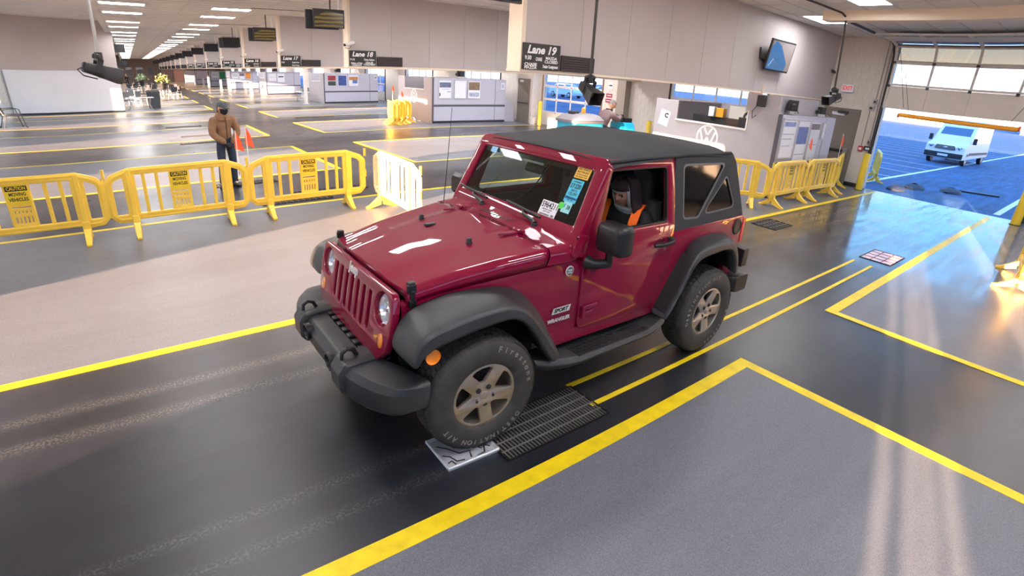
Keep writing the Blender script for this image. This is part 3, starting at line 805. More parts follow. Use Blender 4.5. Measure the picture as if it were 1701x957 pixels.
# fender flares
def flare(rows, sy, name='fender_flare'):
    """rows: lists of (x, y, z) from the inner edge over the crease to the lip, along the arch"""
    b = MB().loft([[(x, sy * y, z) for x, y, z in r] for r in rows], False)
    o = b.build(name, M_flare, car, smooth=38)
    m = o.modifiers.new('thick', 'SOLIDIFY'); m.thickness = .014; m.offset = 0
    m = o.modifiers.new('sub', 'SUBSURF'); m.levels = 1; m.render_levels = 1; 
    return o
def resample(pts, n):
    L = [0]
    for a, b in zip(pts, pts[1:]): L.append(L[-1] + math.dist(a, b))
    out = []
    for i in range(n):
        d = L[-1] * i / (n - 1)
        for j in range(len(pts) - 1):
            if d <= L[j + 1] + 1e-9:
                t = (d - L[j]) / max(1e-9, L[j + 1] - L[j]); out.append(tuple(lerp(u, v, t) for u, v in zip(pts[j], pts[j + 1]))); break
    return out
# (x, z) curves measured on the car
f_in = [(.500, .79), (.480, .88), (.44, .955), (.36, 1.015), (.12, 1.065), (-.16, 1.062), (-.30, 1.035), (-.41, .955), (-.53, .80), (-.60, .66), (-.66, .555)]
f_cr = [(.50, .80), (.488, .90), (.44, .962), (.36, .992), (.10, 1.022), (-.13, 1.022), (-.22, .995), (-.31, .915), (-.41, .79), (-.50, .66), (-.585, .535)]
f_lp = [(.475, .80), (.455, .845), (.40, .878), (.32, .898), (.08, .930), (-.12, .942), (-.20, .925), (-.28, .860), (-.36, .75), (-.43, .64), (-.51, .525)]
n = 22
I, Cc, Lp = resample(f_in, n), resample(f_cr, n), resample(f_lp, n)
def yin(x): return interp(x, [(.55, .625), (.42, .625), (.30, .63), (0.0, .66), (-.30, .70), (-.60, .748), (-.7, .755)])
for sy in (1, -1):
    rows = []
    for i in range(n):
        yi = yin(I[i][0]); 
        rows.append([(I[i][0], yi, I[i][1]), (lerp(I[i][0], Cc[i][0], .5), lerp(yi, .915, .55), lerp(I[i][1], Cc[i][1], .42)), (Cc[i][0], .915, Cc[i][1]), (lerp(Cc[i][0], Lp[i][0], .12), .930, lerp(Cc[i][1], Lp[i][1], .12)),
                     (lerp(Cc[i][0], Lp[i][0], .9), .936, lerp(Cc[i][1], Lp[i][1], .9)), (Lp[i][0], .925, Lp[i][1]), (Lp[i][0] - .01 * (1 if i < 4 else 0), .86, Lp[i][1] + .012)])
    fl = flare(rows, sy)
    MB().lathe([(.046, -.004), (.044, .010), (.03, .016), (0, .018)], 20, frame((.385, sy * .934, .845), (1, 0, 0), (0, 0, sy))).build('side_marker', M_amber, car, smooth=50)
    # inner liner
    rows = [[(x, sy * .60, z + .05), (x, sy * .90, z + .03)] for x, z in Lp]
    MB().loft(rows, False).build('wheel_liner', M_trimb, fl)
r_in = [(-1.70, .53), (-1.80, .60), (-2.00, .90), (-2.10, 1.055), (-2.20, 1.105), (-2.45, 1.112), (-2.68, 1.085), (-2.80, 1.00), (-2.85, .86), (-2.86, .74)]
r_cr = [(-1.72, .52), (-1.80, .60), (-1.975, .95), (-2.06, 1.035), (-2.14, 1.062), (-2.45, 1.072), (-2.60, 1.055), (-2.69, .98), (-2.75, .85), (-2.77, .74)]
r_lp = [(-1.74, .53), (-1.80, .62), (-1.955, .85), (-2.02, .945), (-2.12, .985), (-2.45, 1.005), (-2.57, .985), (-2.645, .925), (-2.70, .82), (-2.72, .73)]
I, Cc, Lp = resample(r_in, n), resample(r_cr, n), resample(r_lp, n)
for sy in (1, -1):
    rows = []
    for i in range(n):
        rows.append([(I[i][0], .765, I[i][1]), (lerp(I[i][0], Cc[i][0], .6), .86, lerp(I[i][1], Cc[i][1], .45)), (Cc[i][0], .915, Cc[i][1]), (lerp(Cc[i][0], Lp[i][0], .15), .930, lerp(Cc[i][1], Lp[i][1], .15)),
                     (lerp(Cc[i][0], Lp[i][0], .9), .936, lerp(Cc[i][1], Lp[i][1], .9)), (Lp[i][0], .925, Lp[i][1]), (Lp[i][0], .84, Lp[i][1] + .01)])
    fl = flare(rows, sy)
    rows = [[(x, sy * .60, z + .05), (x, sy * .90, z + .03)] for x, z in Lp]
    MB().loft(rows, False).build('wheel_liner', M_trimb, fl)

# black inner wheel houses
for sy in (1, -1):
    for (x0, x1, z1) in ((-.62, .42, .93), (-2.80, -1.80, .98)):
        MB().box(x0, x1, sy * .56, sy * .58, .42, z1).box(x0, x1, sy * .56, sy * .64, z1 - .02, z1).build('wheel_house', M_hole, car)

# front bumper: beam, two pads with tow hooks, swept-back end caps, fog lamp rings
def bump_sec(x0, x1, zb, zt, r=.03):
    return rrect(x0, x1, zb, zt, r, 3)
b = MB()
b.loft([[(x, y, z) for x, z in rpoly([(.575, .46), (.71, .46), (.745, .49), (.745, .58), (.70, .635), (.575, .642)], [.01, .02, .02, .03, .04, .01], 3)] for y in (-.36, .36)])
bmp = b.build('front_bumper', M_flare, car, smooth=40)
for sy in (1, -1):
    b = MB().loft([[(x, sy * y, z) for x, z in rpoly([(.52, .44 - dz), (.735 + dx, .44 - dz), (.778 + dx, .49), (.778 + dx, .60 + dz), (.735 + dx, .662 + dz), (.52, .672 + dz)], [.01, .03, .02, .03, .03, .01], 3)]
                   for y, dx, dz in ((.315, -.015, -.012), (.33, 0, 0), (.475, 0, 0), (.49, -.015, -.012))])
    b.build('bumper_pad', M_flare, bmp, smooth=40)
    # end cap sweeps back to the wheel
    secs = []
    for y, xf, xb, zt, zb in ((.488, .745, .50, .648, .435), (.56, .735, .47, .650, .435), (.66, .705, .43, .652, .44), (.75, .665, .40, .652, .447), (.82, .615, .375, .648, .455), (.848, .575, .365, .642, .462), (.866, .50, .365, .635, .475), (.876, .44, .375, .625, .49)):
        secs.append([(x, sy * y, z) for x, z in rpoly([(xb, zb), (xf - .03, zb), (xf, zb + .03), (xf, zt - .045), (xf - .04, zt - .008), (xb, zt)], [.01, .012, .008, .01, .01, .01], 3)])
    b = MB().loft(secs); b.build('bumper_end', M_flare, bmp, smooth=40)
    MB().tube([(.625, sy * .40, .66), (.645, sy * .40, .705), (.685, sy * .40, .722), (.72, sy * .40, .70), (.725, sy * .40, .66)], .014, 8).build('tow_hook', M_black, bmp, smooth=60)
    T = frame((.752, sy * .235, .57), (0, 1, 0), (0, 0, 1))
    MB().lathe([(.060, -.02), (.062, .012), (.052, .016), (.046, -.01), (.046, -.03), (0, -.032)], 24, T).build('fog_lamp', M_black, bmp, smooth=40)
for i in range(9):
    y = -.40 + i * .10
    MB().box(.47, .575, y - .028, y + .028, .625, .648).build('bumper_step', M_black, bmp, bevel=.006)
MB().box(.44, .475, -.5, .5, .60, .640).build('bumper_rail', M_black, bmp, bevel=.006)
MB().box(-.25, .50, -.45, .45, .36, .62).box(-2.9, -.2, -.42, -.36, .40, .52).box(-2.9, -.2, .36, .42, .40, .52).build('chassis', M_trimb, car)
MB().cyl((0, -.7, .40), (0, .7, .40), .05, 10).build('axle', M_trimb, car); MB().cyl((-2.424, -.7, .40), (-2.424, .7, .40), .05, 10).build('axle', M_trimb, car)
b = MB().box(-3.07, -2.93, -.78, .78, .50, .66).build('rear_bumper', M_black, car, bevel=.03)
for sy in (1, -1):
    MB().loft([[(x, sy * y, z) for x, z in rrect(-3.06 , -2.80 - dx, .50, .66, .03, 3)] for y, dx in ((.70, 0), (.84, 0), (.90, .05))]).build('rear_bumper_end', M_black, b, smooth=40)
    t = MB().box(-3.03, -2.975, sy * .64, sy * .775, .95, 1.19).build('tail_lamp', M_red, car, bevel=.012)
    MB().box(-3.075, -2.975, sy * .70, sy * .85, .72, .90).build('mud_guard', M_black, car, bevel=.01)
MB().lathe([(.075, 0), (.075, .012), (.062, .018), (.058, .012), (0, .012)], 24, frame((-2.878, .766, 1.118), (-1, 0, 0), (0, 0, 1))).build('fuel_cap', M_black, car, smooth=40)
tw = MB()
tw.lathe([(.20, -.10), (.37, -.095), (.395, -.06), (.395, .06), (.37, .095), (.2, .1)], 32, frame((-3.12, 0, .98), (0, 1, 0), (0, 0, 1)))
tw.build('spare_wheel', M_tyre, car, smooth=40)

# side steps with a ribbed tread
for sy in (1, -1):
    sec = lambda x, z0, w0, w1, h: [(x, sy * yy, zz) for yy, zz in rpoly([(w0, z0), (w1 - .03, z0), (w1, z0 - h * .45), (w1 - .03, z0 - h), (w0 + .05, z0 - h), (w0, z0 - h * .5)], .012, 2)]
    b = MB().loft([sec(x, z, a, c, h) for x, z, a, c, h in ((-.45, .50, .70, .84, .07), (-.53, .505, .68, .905, .085), (-.72, .475, .68, .915, .085), (-.80, .462, .68, .915, .075), (-1.58, .462, .68, .915, .075), (-1.66, .478, .68, .91, .08), (-1.78, .50, .68, .89, .085), (-1.86, .515, .70, .84, .07))])
    st = b.build('side_step', M_flare, car, smooth=40)
    MB().box(-1.58, -.80, sy * .745, sy * .892, .455, .466).build('step_tread', M_black, st, bevel=.003)
    b = MB()
    for i in range(24):
        for j in range(4):
            x = -1.56 + i * .0325; y = .765 + j * .036 
            a = .6 if (i + j) % 2 else -.6
            b.box(-.013, .013, -.0035, .0035, 0, .004, Matrix.Translation((x, sy * y, .466)) @ Matrix.Rotation(a, 4, 'Z'))
    q = b.build('tread_rib', M_flare, st); q['kind'] = 'stuff'

# door mirror
MB().tube([(-.885, .785, 1.12), (-.90, .84, 1.118), (-1.0, .885, 1.125)], [.052, .034, .034], 10).cyl((-.985, .89, 1.10), (-.985, .89, 1.22), .027, 10).build('mirror_arm', M_black, car, smooth=50)
mh = MB().loft([[(x, y, z) for y, z in rrect(.935 - w_, .935 + w_, 1.315 - h_, 1.315 + h_, .04, 5)] for x, w_, h_ in ((-.885, .075, .070), (-.895, .098, .088), (-.93, .116, .102), (-.99, .120, .105), (-1.02, .116, .100))])
mh = mh.build('door_mirror', M_black, car, smooth=45)
MB().add([(-1.021, y, z) for y, z in rrect(.83, 1.04, 1.225, 1.405, .04, 4)], [tuple(range(20 if False else len(rrect(.83, 1.04, 1.225, 1.405, .04, 4))))]).build('mirror_glass', M_chrome, mh)
MB().loft([[(x, -y, z) for y, z in rrect(.935 - w_, .935 + w_, 1.315 - h_, 1.315 + h_, .04, 5)] for x, w_, h_ in ((-.885, .08, .075), (-.93, .116, .102), (-1.02, .116, .100))]).tube([(-.90, -.785, 1.12), (-.98, -.89, 1.12), (-.98, -.89, 1.22)], .03, 8).build('door_mirror', M_black, car, smooth=45)

# badges on the side
T = Matrix(((-1, 0, 0, 0), (0, 0, 1, 0), (0, 1, 0, 0), (0, 0, 0, 1)))      # text reads from the front to the rear
def side_text(s, x, z, size, wid, shear, m, name, y=.772, tilt=0.0):
    MB().text(s, size, Matrix.Translation((x, y, z)) @ T @ Matrix.Rotation(tilt, 4, 'Z'), .002, shear, size * .03, 'CENTER', wid).build(name, m, car)
b = MB().plate([(-.085, -.022), (.075, -.022), (.088, .022), (-.072, .022)], [], .003, 0, Matrix.Translation((-.700, .7685, .80)) @ T)
bp_ = b.build('badge', M_silver, car); bp_['label'] = 'silver badge with dark letters'
MB().text('SPORT', .038, Matrix.Translation((-.70, .771, .80)) @ T, .001, .3, .0015, 'CENTER', .135).build('lettering', M_trimb, bp_)
side_text('WRANGLER', -.685, .728, .038, .205, .15, M_silver, 'badge', .7685)
b = MB().lathe([(.036, 0), (.036, .003), (.030, .005)], 24, Matrix.Translation((-.745, .7665, 1.075)) @ T).build('round_badge', M_silver, car)
MB().lathe([(.030, .004), (0, .0042)], 24, Matrix.Translation((-.745, .7665, 1.075)) @ T).build('badge_face', mat('badge_grey', (.10, .10, .11), rough=.5), b)
MB().text('TRAIL', .016, Matrix.Translation((-.745, .7715, 1.081)) @ T, .0006, 0, .0006, 'CENTER', .044).text('RATED', .014, Matrix.Translation((-.745, .7715, 1.064)) @ T, .0006, 0, .0006, 'CENTER', .04).build('lettering', M_silver, b)

# wheels
def wheel(x, sy, rim_m, turn, z=.405, steer=0.0, let=(0, 0)):
    name = 'wheel'
    T = Matrix.Translation((x, sy * .786, z)) @ Matrix.Rotation(steer, 4, 'Z') @ Matrix(((1, 0, 0, 0), (0, 0, sy, 0), (0, -sy, 0, 0), (0, 0, 0, 1))).inverted() @ Matrix.Identity(4)
    # local z = outward
    T = Matrix.Translation((x, sy * .786, z)) @ Matrix.Rotation(steer, 4, 'Z') @ (Matrix(((-1, 0, 0, 0), (0, 0, 1, 0), (0, 1, 0, 0), (0, 0, 0, 1))) if sy > 0 else Matrix(((1, 0, 0, 0), (0, 0, -1, 0), (0, 1, 0, 0), (0, 0, 0, 1))))
    R = .403
    prof = [(.212, -.10), (.235, -.118), (.30, -.128), (.355, -.120), (.385, -.105), (.393, -.09), (.393, .09), (.385, .105), (.355, .121), (.30, .129), (.25, .124), (.236, .116), (.220, .104), (.212, .09)]
    ty = MB().lathe(prof, 56, T).build('tyre', M_tyre, car, smooth=35)
    tb = MB()
    for i in range(54):
        a = 2 * PI * i / 54
        for j, (h0, h1, da) in enumerate(((-.112, -.072, 0), (-.062, -.022, .04), (-.016, .022, .0), (.028, .064, .045), (.074, .112, .01))):
            aa = a + da; wdt = .0185
            skew = (.010 if j % 2 else -.010)
            q = [(-wdt, h0), (wdt, h0), (wdt + skew, h1), (-wdt + skew, h1)]
            ro = R if j in (1, 2, 3) else R - .004
            vs = []
            for rr_ in (.385, ro):
                for (dx, h) in q:
                    an = aa + dx / .4; e = rr_ - (.012 if (abs(h) > .1 and rr_ == ro) else 0)
                    vs.append((e * math.cos(an), e * math.sin(an), h))
            tb.add(vs, [(0, 3, 2, 1), (4, 5, 6, 7), (0, 1, 5, 4), (1, 2, 6, 5), (2, 3, 7, 6), (3, 0, 4, 7)], T)
    q = tb.build('tread_block', M_tyre, ty); q['kind'] = 'stuff'
    # raised letters round the sidewall
    lt = MB()
    def arc_text(s, a0, r, size, step):
        for i, ch in enumerate(s):
            if ch == ' ': continue
            a = a0 - i * step
            TT = T @ Matrix.Translation((r * math.cos(a), r * math.sin(a), .1265)) @ Matrix.Rotation(a - PI / 2, 4, 'Z')
            lt.text(ch, size, TT, .0016, 0, .0008)
    if sy > 0:
        arc_text('Firestone', let[0], .328, .056, .150)
        arc_text('DESTINATION A/T', let[1], .328, .050, .135)
        lt.build('tyre_lettering', M_letter, ty)
    rm = MB().lathe([(.19, -.09), (.205, -.085), (.205, .06), (.215, .10), (.236, .114), (.242, .112), (.238, .100), (.222, .094), (.212, .07), (.206, .02)], 48, T).build('rim', rim_m, car, smooth=40)
    # five broad spokes: a dished plate with five windows
    holes = []
    for i in range(5):
        a = turn + 2 * PI * i / 5
        pts = []
        for (r_, da) in ((.088, -.16), (.204, -.43), (.212, -.22), (.213, 0), (.212, .22), (.204, .43), (.088, .16)):
            pts.append((r_ * math.cos(a + da), r_ * math.sin(a + da)))
        holes.append(rpoly(pts, [.02, .018, 0, 0, 0, .018, .02], 3))
    sp = MB().plate(circle(0, 0, .219, 60), holes, .03, .006)
    sp.v = [tuple(T @ Vector((px, py, pz + .072 - .0 + .022 * min(1, math.hypot(px, py) / .2)))) for px, py, pz in sp.v]
    sp.build('spoke_plate', rim_m, rm, smooth=40)
    MB().lathe([(.195, -.07), (0, -.07)], 32, T).lathe([(.15, .0), (.15, -.03), (0, -.03)], 32, T).build('brake_disc', M_dark, rm)
    MB().lathe([(.034, .085), (.032, .103), (.02, .108), (0, .109)], 20, T).build('centre_cap', rim_m, rm, smooth=40)
    for i in range(5):
        a = turn + 2 * PI * (i + .5) / 5
        MB().lathe([(.019, .096), (.018, .1035), (.011, .1035), (.010, .110), (0, .111)], 8, T @ Matrix.Translation((.063 * math.cos(a), .063 * math.sin(a), 0))).build('wheel_nut', M_dark, rm)
wheel(0, 1, M_rim, .42, .425, -.03, (1.30, -.72))
wheel(0, -1, M_rim, .2, .405, -.03)
wheel(-2.424, 1, M_rimr, .50, let=(-.20, 3.25))
wheel(-2.424, -1, M_rimr, .9)
# ---------------------------------------------------------------- barriers
M_by = mat('yellow_barrier_plastic', srgb(250, 206, 76), rough=0.42, vary=0.08, vscale=3)
M_bsign = mat('yellow_sign_face', srgb(240, 205, 40), rough=0.5)
M_ink = mat('black_ink', (.01, .01, .012), rough=.6)
TXZ = Matrix(((1, 0, 0, 0), (0, 0, -1, 0), (0, 1, 0, 0), (0, 0, 0, 1)))     # local xy plate -> xz plane, thickness along y
def at3(x, y, z, rx=0, ry=0, rz=0):
    return Matrix.Translation((x, y, z)) @ Matrix.Rotation(rz, 4, 'Z') @ Matrix.Rotation(ry, 4, 'Y') @ Matrix.Rotation(rx, 4, 'X')
def make_barrier(label, group):
    """crowd barrier, 2 m long along local x, face toward local +y"""
    t = empty('barrier', (0, 0, 0), 0, label, 'barrier', group)
    o = rpoly([(-.99, .32), (-.99, .80), (-.90, .89), (-.67, .975), (.67, .975), (.90, .89), (.99, .80), (.99, .32), (.90, .225), (.74, .21), (.60, .245), (-.60, .245), (-.74, .21), (-.90, .225)], .05, 4)
    w_end = lambda s: rpoly([(s * .74, .31), (s * .905, .31), (s * .905, .77), (s * .86, .825), (s * .74, .875)], .025, 3)
    w_mid = rpoly([(-.60, .315), (.60, .315), (.60, .895), (-.60, .895)], .02, 3)
    MB().plate(o, [w_end(-1), w_end(1), w_mid], .055, .010, TXZ).build('rail_frame', M_by, t, smooth=40)
    rb = MB().plate(rpoly([(x * .97, .605 + (z - .605) * .955) for x, z in [(-.99, .32), (-.99, .80), (-.90, .89), (-.67, .975), (.67, .975), (.90, .89), (.99, .80), (.99, .32), (.90, .225), (-.90, .225)]], .05, 4),
               [rpoly([(x * .945, .605 + (z - .605) * .90) for x, z in [(-.99, .32), (-.99, .80), (-.90, .89), (-.67, .975), (.67, .975), (.90, .89), (.99, .80), (.99, .32), (.90, .225), (-.90, .225)]], .05, 4)], .072, .004, TXZ)
    rb.build('rail_rib', M_by, t, smooth=40)
    for s in (-1, 1):
        b = MB().box(s * .67 - .035, s * .67 + .035, -.04, .04, .20, .972)
        b.box(s * .67 - .05, s * .67 + .05, -.048, .048, .12, .30)
        b.build('post', M_by, t, bevel=.012)
        for d in (-1, 1):
            b = MB().loft([[(s * .67 + q * ww, d * yy, zz + e) for q, e in ((-1, 0), (1, 0), (1, h), (-1, h))] for yy, zz, h, ww in ((.02, .06, .16, .045), (.12, .03, .10, .04), (.22, .0, .055, .035), (.29, .0, .03, .03))])
            b.build('foot', M_by, t, bevel=.006)
    for x in (-.48, -.305, .305, .48):
        MB().box(x - .024, x + .024, -.018, .018, .30, .91).build('slat', M_by, t, bevel=.006)
    slots = [rrect(-.085 + i * .0425 - .012, -.085 + i * .0425 + .012, .50, .545, .004, 1) for i in range(5)] + [rrect(-.085 + i * .0425 - .013, -.085 + i * .0425 + .013, .365, .465, .004, 1) for i in range(5)] + [rrect(-.11, .11, .575, .60, .004, 1)]
    MB().plate(rrect(-.138, .138, .30, .92, .01, 2), slots, .042, .004, TXZ).build('sign_board', M_by, t, smooth=35)
    sf = MB().box(-.126, .126, .021, .026, .630, .885)
    sf = sf.build('sign_face', M_bsign, t)
    MB().box(-.116, .116, .026, .0275, .808, .874).build('black_band', M_ink, sf)
    TF = Matrix(((-1, 0, 0, 0), (0, 0, 1, 0), (0, 1, 0, 0), (0, 0, 0, 1)))
    MB().text('CAUTION', .062, Matrix.Translation((0, .0285, .841)) @ TF, .0004, 0, .0015, 'CENTER', .20).build('lettering', M_bsign, sf)
    b = MB().text('MOVING', .062, Matrix.Translation((0, .0275, .765)) @ TF, .0004, 0, .0015, 'CENTER', .18).text('VEHICLES', .062, Matrix.Translation((0, .0275, .695)) @ TF, .0004, 0, .0015, 'CENTER', .21)
    b.build('lettering', M_ink, sf)
    for s in (-1, 1):
        for z in ((.36, .50), (.74, .86)) if s > 0 else ((.50, .62), (.86, .99)):
            MB().cyl((s * 1.0, 0, z[0]), (s * 1.0, 0, z[1]), .022, 10).build('hinge_peg', M_by, t, smooth=40)
    return t
BG = 'yellow barriers across the lane'
bar0 = make_barrier('yellow barrier farthest left, cut by the picture edge', BG)
bar0.location = (3.10, -5.60, 0)
def bar(x, y, rz, label, group): return copy_tree(bar0, (x, y, 0), rz, label, group)
bar(1.12, -5.60, 0, 'yellow caution barrier in front of the standing man', BG)
bar(-.85, -5.60, 0, 'yellow caution barrier between the orange flags and the sunlit white-looking barrier', BG)
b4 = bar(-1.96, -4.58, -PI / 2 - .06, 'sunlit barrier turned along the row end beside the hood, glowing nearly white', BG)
M_pale = mat('sun_glare_plastic', srgb(252, 238, 190), rough=.45)  # yellow plastic made paler: the sun's glare is put into its colour
for ch in list(b4.children):
    if ch.name.startswith('sign_face'):
        for g_ in list(ch.children): bpy.data.objects.remove(g_)
        bpy.data.objects.remove(ch)
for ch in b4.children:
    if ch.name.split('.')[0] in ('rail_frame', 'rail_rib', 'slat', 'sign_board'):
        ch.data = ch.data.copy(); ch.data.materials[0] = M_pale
RG = 'yellow barriers by the right booth'
bar(-8.58, -2.75, math.atan2(.8, -.62) + PI, 'yellow barrier just behind the cloth top, set at an angle', RG)
bar(-10.22, -2.02, 0.02, 'yellow barrier under the window corner of the right booth', RG)
bar(-12.12, -2.02, -.02, 'yellow barrier below the hanging posters of the right booth', RG)
bar(-14.05, -2.32, .28, 'last yellow barrier of the right row, angled before the grey door', RG)
bar(-18.2, -2.55, .36, 'yellow barrier standing outdoors just past the doorway', None)
bar(-8.95, 2.60, .10, 'yellow barrier cut by the right picture edge, lit by low sun', None)
BS = 'yellow barriers stacked by the far booth'
for i, (x, y, rz) in enumerate(((-9.55, -19.7, 1.30), (-9.25, -19.55, 1.26), (-8.96, -19.1, 1.33), (-8.66, -18.95, 1.28), (-8.36, -18.75, 1.31))):
    bar(x, y, rz, ['backmost yellow barrier of the stack by the booth with the round emblem', 'second yellow barrier from the back of the far stack', 'middle yellow barrier of the far stack',
                   'second yellow barrier from the front of the far stack', 'front yellow barrier of the far stack by the booth'][i], BS)
M_flag = mat('orange_flag', srgb(250, 96, 50), rough=.7)
def flag(x, y, z0, h, rz, label):
    t = empty('flag', (x, y, z0), rz, label, 'flag', 'orange flags on the barriers')
    MB().cyl((0, 0, 0), (0, 0, h), .008, 8).build('whip', M_white, t)
    MB().add([(0, -.004, h), (-.03, -.004, h - .27), (.11, -.012, h - .33), (.06, -.02, h - .12), (0, .004, h), (-.03, .004, h - .27), (.11, -.004, h - .33), (.06, -.012, h - .12)],
             [(0, 1, 2, 3), (7, 6, 5, 4), (0, 3, 7, 4), (3, 2, 6, 7), (2, 1, 5, 6), (1, 0, 4, 5)]).build('pennant', M_flag, t)
flag(.235, -5.66, .72, .68, PI, 'narrow orange flag at the barrier joint, left of the pair')
flag(.09, -5.58, .74, .72, PI - .2, 'wide orange flag at the barrier joint, right of the pair')
flag(-11.05, -2.05, .85, .68, PI, 'orange flag between the two straight barriers by the right booth')
flag(-13.12, -2.08, .85, .74, PI, 'orange flag in front of the grey door')
flag(-9.2, -20.5, .85, .8, PI, 'orange flag at the back of the far barrier stack')
flag(-8.9, -18.9, .85, .6, PI, 'red-orange flag on the middle of the far barrier stack')

# ---------------------------------------------------------------- lane signs, vents, screens
M_sb = mat('black_sign_board', (.018, .019, .021), rough=.5)
M_st = mat('white_sign_text', (.85, .85, .85), rough=.6)
M_vent = mat('brown_black_vent', srgb(52, 46, 48), rough=.6)
M_scr = mat('dark_screen', (.008, .008, .01), rough=.12, spec=.6)
TF = Matrix(((-1, 0, 0, 0), (0, 0, 1, 0), (0, 1, 0, 0), (0, 0, 0, 1)))    # text on a +y face
TFX = Matrix(((0, 0, 1, 0), (1, 0, 0, 0), (0, 1, 0, 0), (0, 0, 0, 1)))    # text on a +x face
SUBS = {19: [('9:30', .27, .065, 'b'), ('CHASE', .0, .055, 'm'), ('MAZDA', -.22, .06, 'm'), ('CLOSED', -.22, .06, 'm2'), ('CHASE', .25, .06, 'l'), ('MAZDA', .25, .06, 'l2'), ('Dealer Consignment', -.17, .045, 'l')]}
nums = [19, 18, 17, 16, 15, 13, 12, 11, 10, 9, 8, 7, 6, 5, 4]
for k in range(15):
    y = -3.65 - 7.5 * k + .008; n = nums[k]
    t = empty('lane_sign', (-4.05, y, 2.40), 0, nth(k) + (' black lane board on the upper walls, reading Lane %d' % n if k < 8 else ' lane board from the car, small and dark far down the hall'), 'sign', 'lane signs')
    MB().box(-.38, .38, 0, .03, 0, .40).build('board', M_sb, t)
    if k < 8:
        b = MB().text('Lane %d' % n, .17, Matrix.Translation((-.0, .0305, .30)) @ TF, .001, .25, .006, 'CENTER', .60)
        if k == 0:
            for s, u, v, sz, wd in (('9:30', .28, .165, .085, .13), ('CHASE', .06, .15, .075, .13), ('MAZDA', -.20, .175, .062, .24), ('CLOSED', -.20, .12, .062, .28),
                                    ('CHASE', .22, .065, .065, .25), ('MAZDA', .22, .018, .065, .25), ('Dealer Consignment', -.19, .045, .07, .32)):
                b.text(s, sz, Matrix.Translation((u, .0305, v + .01)) @ TF, .001, 0, .002, 'CENTER', wd)
        else:
            rows = {18: (('9:15', .30, .165, .13), ('Chase Subaru', -.18, .165, .30), ('Subaru of Ann', .18, .07, .32), ('DEALER', -.19, .085, .22), ('CONSIGNMENT', -.19, .035, .34), ('Consignment', .18, .025, .28)),
                    17: (('9:30', .30, .15, .12), ('Capital One', -.18, .15, .28), ('Dealer Group', -.18, .045, .28)),
                    16: (('9:30', .30, .15, .12), ('DEALER', -.18, .15, .26), ('ALLY', .24, .045, .22), ('Trucks', -.18, .045, .26))}.get(n, (('9:30', .30, .15, .12), ('Dealer Sale', -.18, .15, .30), ('Consignment', .1, .045, .45)))
            for s, u, v, wd in rows: b.text(s, .07, Matrix.Translation((u, .0305, v)) @ TF, .001, 0, .002, 'CENTER', wd)
        b.build('lettering', M_st, t)
        if n in (15, 13):
            MB().box(-.75, -.38, 0, .03, 0, .22).build('side_board', M_sb, t)
            if n == 15: MB().lathe([(.12, 0), (.12, .004), (0, .004)], 24, Matrix.Translation((-.56, .03, .11)) @ TF @ Matrix.Diagonal((1.2, .7, 1, 1))).build('oval_emblem', mat('grey_oval', srgb(150, 155, 165)), t)
    if k < 4:
        v = empty('vent', (-4.85, y, 2.41), 0, 'dark slatted vent beside the %s lane board' % nth(k), 'vent', 'wall vents')
        MB().box(-.37, .37, 0, .02, 0, .24).build('vent_back', M_vent, v)
        for i in range(6): MB().box(-.36, .36, .02, .034, .012 + i * .038, .036 + i * .038).build('slat', M_vent, v)
        MB().plate(rrect(-.375, .375, -.005, .245, .004, 1), [rrect(-.36, .36, .01, .23, .004, 1)], .04, 0, Matrix.Translation((0, .02, 0)) @ TXZ).build('vent_frame', M_vent, v)
    # screen on an arm in front of the wall end; the nearest hangs outside the frame top
    t = empty('screen', (-3.10, y + .10, 3.33), 0, nth(k) + ' screen of the row at the wall ends, ' + ('only its lower edge in view' if k == 0 else 'showing an amber floor' if k < 3 else 'with a dark picture'), 'screen', 'screens at the wall ends')
    MB().box(-.42, .40, -.03, .03, 0, .46).build('screen_case', M_black, t, bevel=.006)
    if k in (1, 2):
        m = mat('amber_picture_%d' % k, (.30, .16, .03), rough=.2, emit=.0)
        nt_ = m.node_tree
        if not nt_.nodes.get('pic'):
            tc_ = nt_.nodes.new('ShaderNodeTexCoord'); wv = nt_.nodes.new('ShaderNodeTexWave'); wv.name = 'pic'; wv.inputs['Scale'].default_value = 3.2; wv.inputs['Distortion'].default_value = 2.5
            wv.wave_type = 'RINGS'
            rp_ = nt_.nodes.new('ShaderNodeValToRGB'); rp_.color_ramp.elements[0].color = (.03, .015, .004, 1); rp_.color_ramp.elements[1].color = (.32, .20, .04, 1)
            nt_.links.new(tc_.outputs['Object'], wv.inputs[0]); nt_.links.new(wv.outputs['Fac'], rp_.inputs[0])
            bb = nt_.nodes['Principled BSDF']; nt_.links.new(rp_.outputs[0], bb.inputs['Emission Color']); bb.inputs['Emission Strength'].default_value = .55; bb.inputs['Base Color'].default_value = (.01, .01, .01, 1)
        MB().add([(-.39, .031, .03), (.37, .031, .03), (.37, .031, .25), (.05, .031, .42), (-.39, .031, .36)], [(0, 1, 2, 3, 4)]).build('picture', m, t)
    else: MB().box(-.39, .37, .030, .032, .03, .43).build('picture', M_scr, t)
    MB().cyl((-.30, -.05, .4), (-.30, -.05, CEIL - 3.33), .025, 8).box(-.45, -.2, -.09, -.03, .15, .3).build('bracket', M_white, t)
    if 0 < k < 4:
        t2 = empty('screen', (-3.02, y - .10, 3.31), 0, 'plain screen back to back behind the %s screen of the row' % nth(k), 'screen', 'screens at the wall ends')
        MB().box(-.42, .46, -.03, .03, 0, .47).build('screen_case', M_black, t2, bevel=.006)
        MB().box(-.2, .2, -.05, .05, .47, .49).cyl((-.2, 0, .45), (-.2, 0, CEIL - 3.31), .02, 6).build('bracket', M_dark, t2)
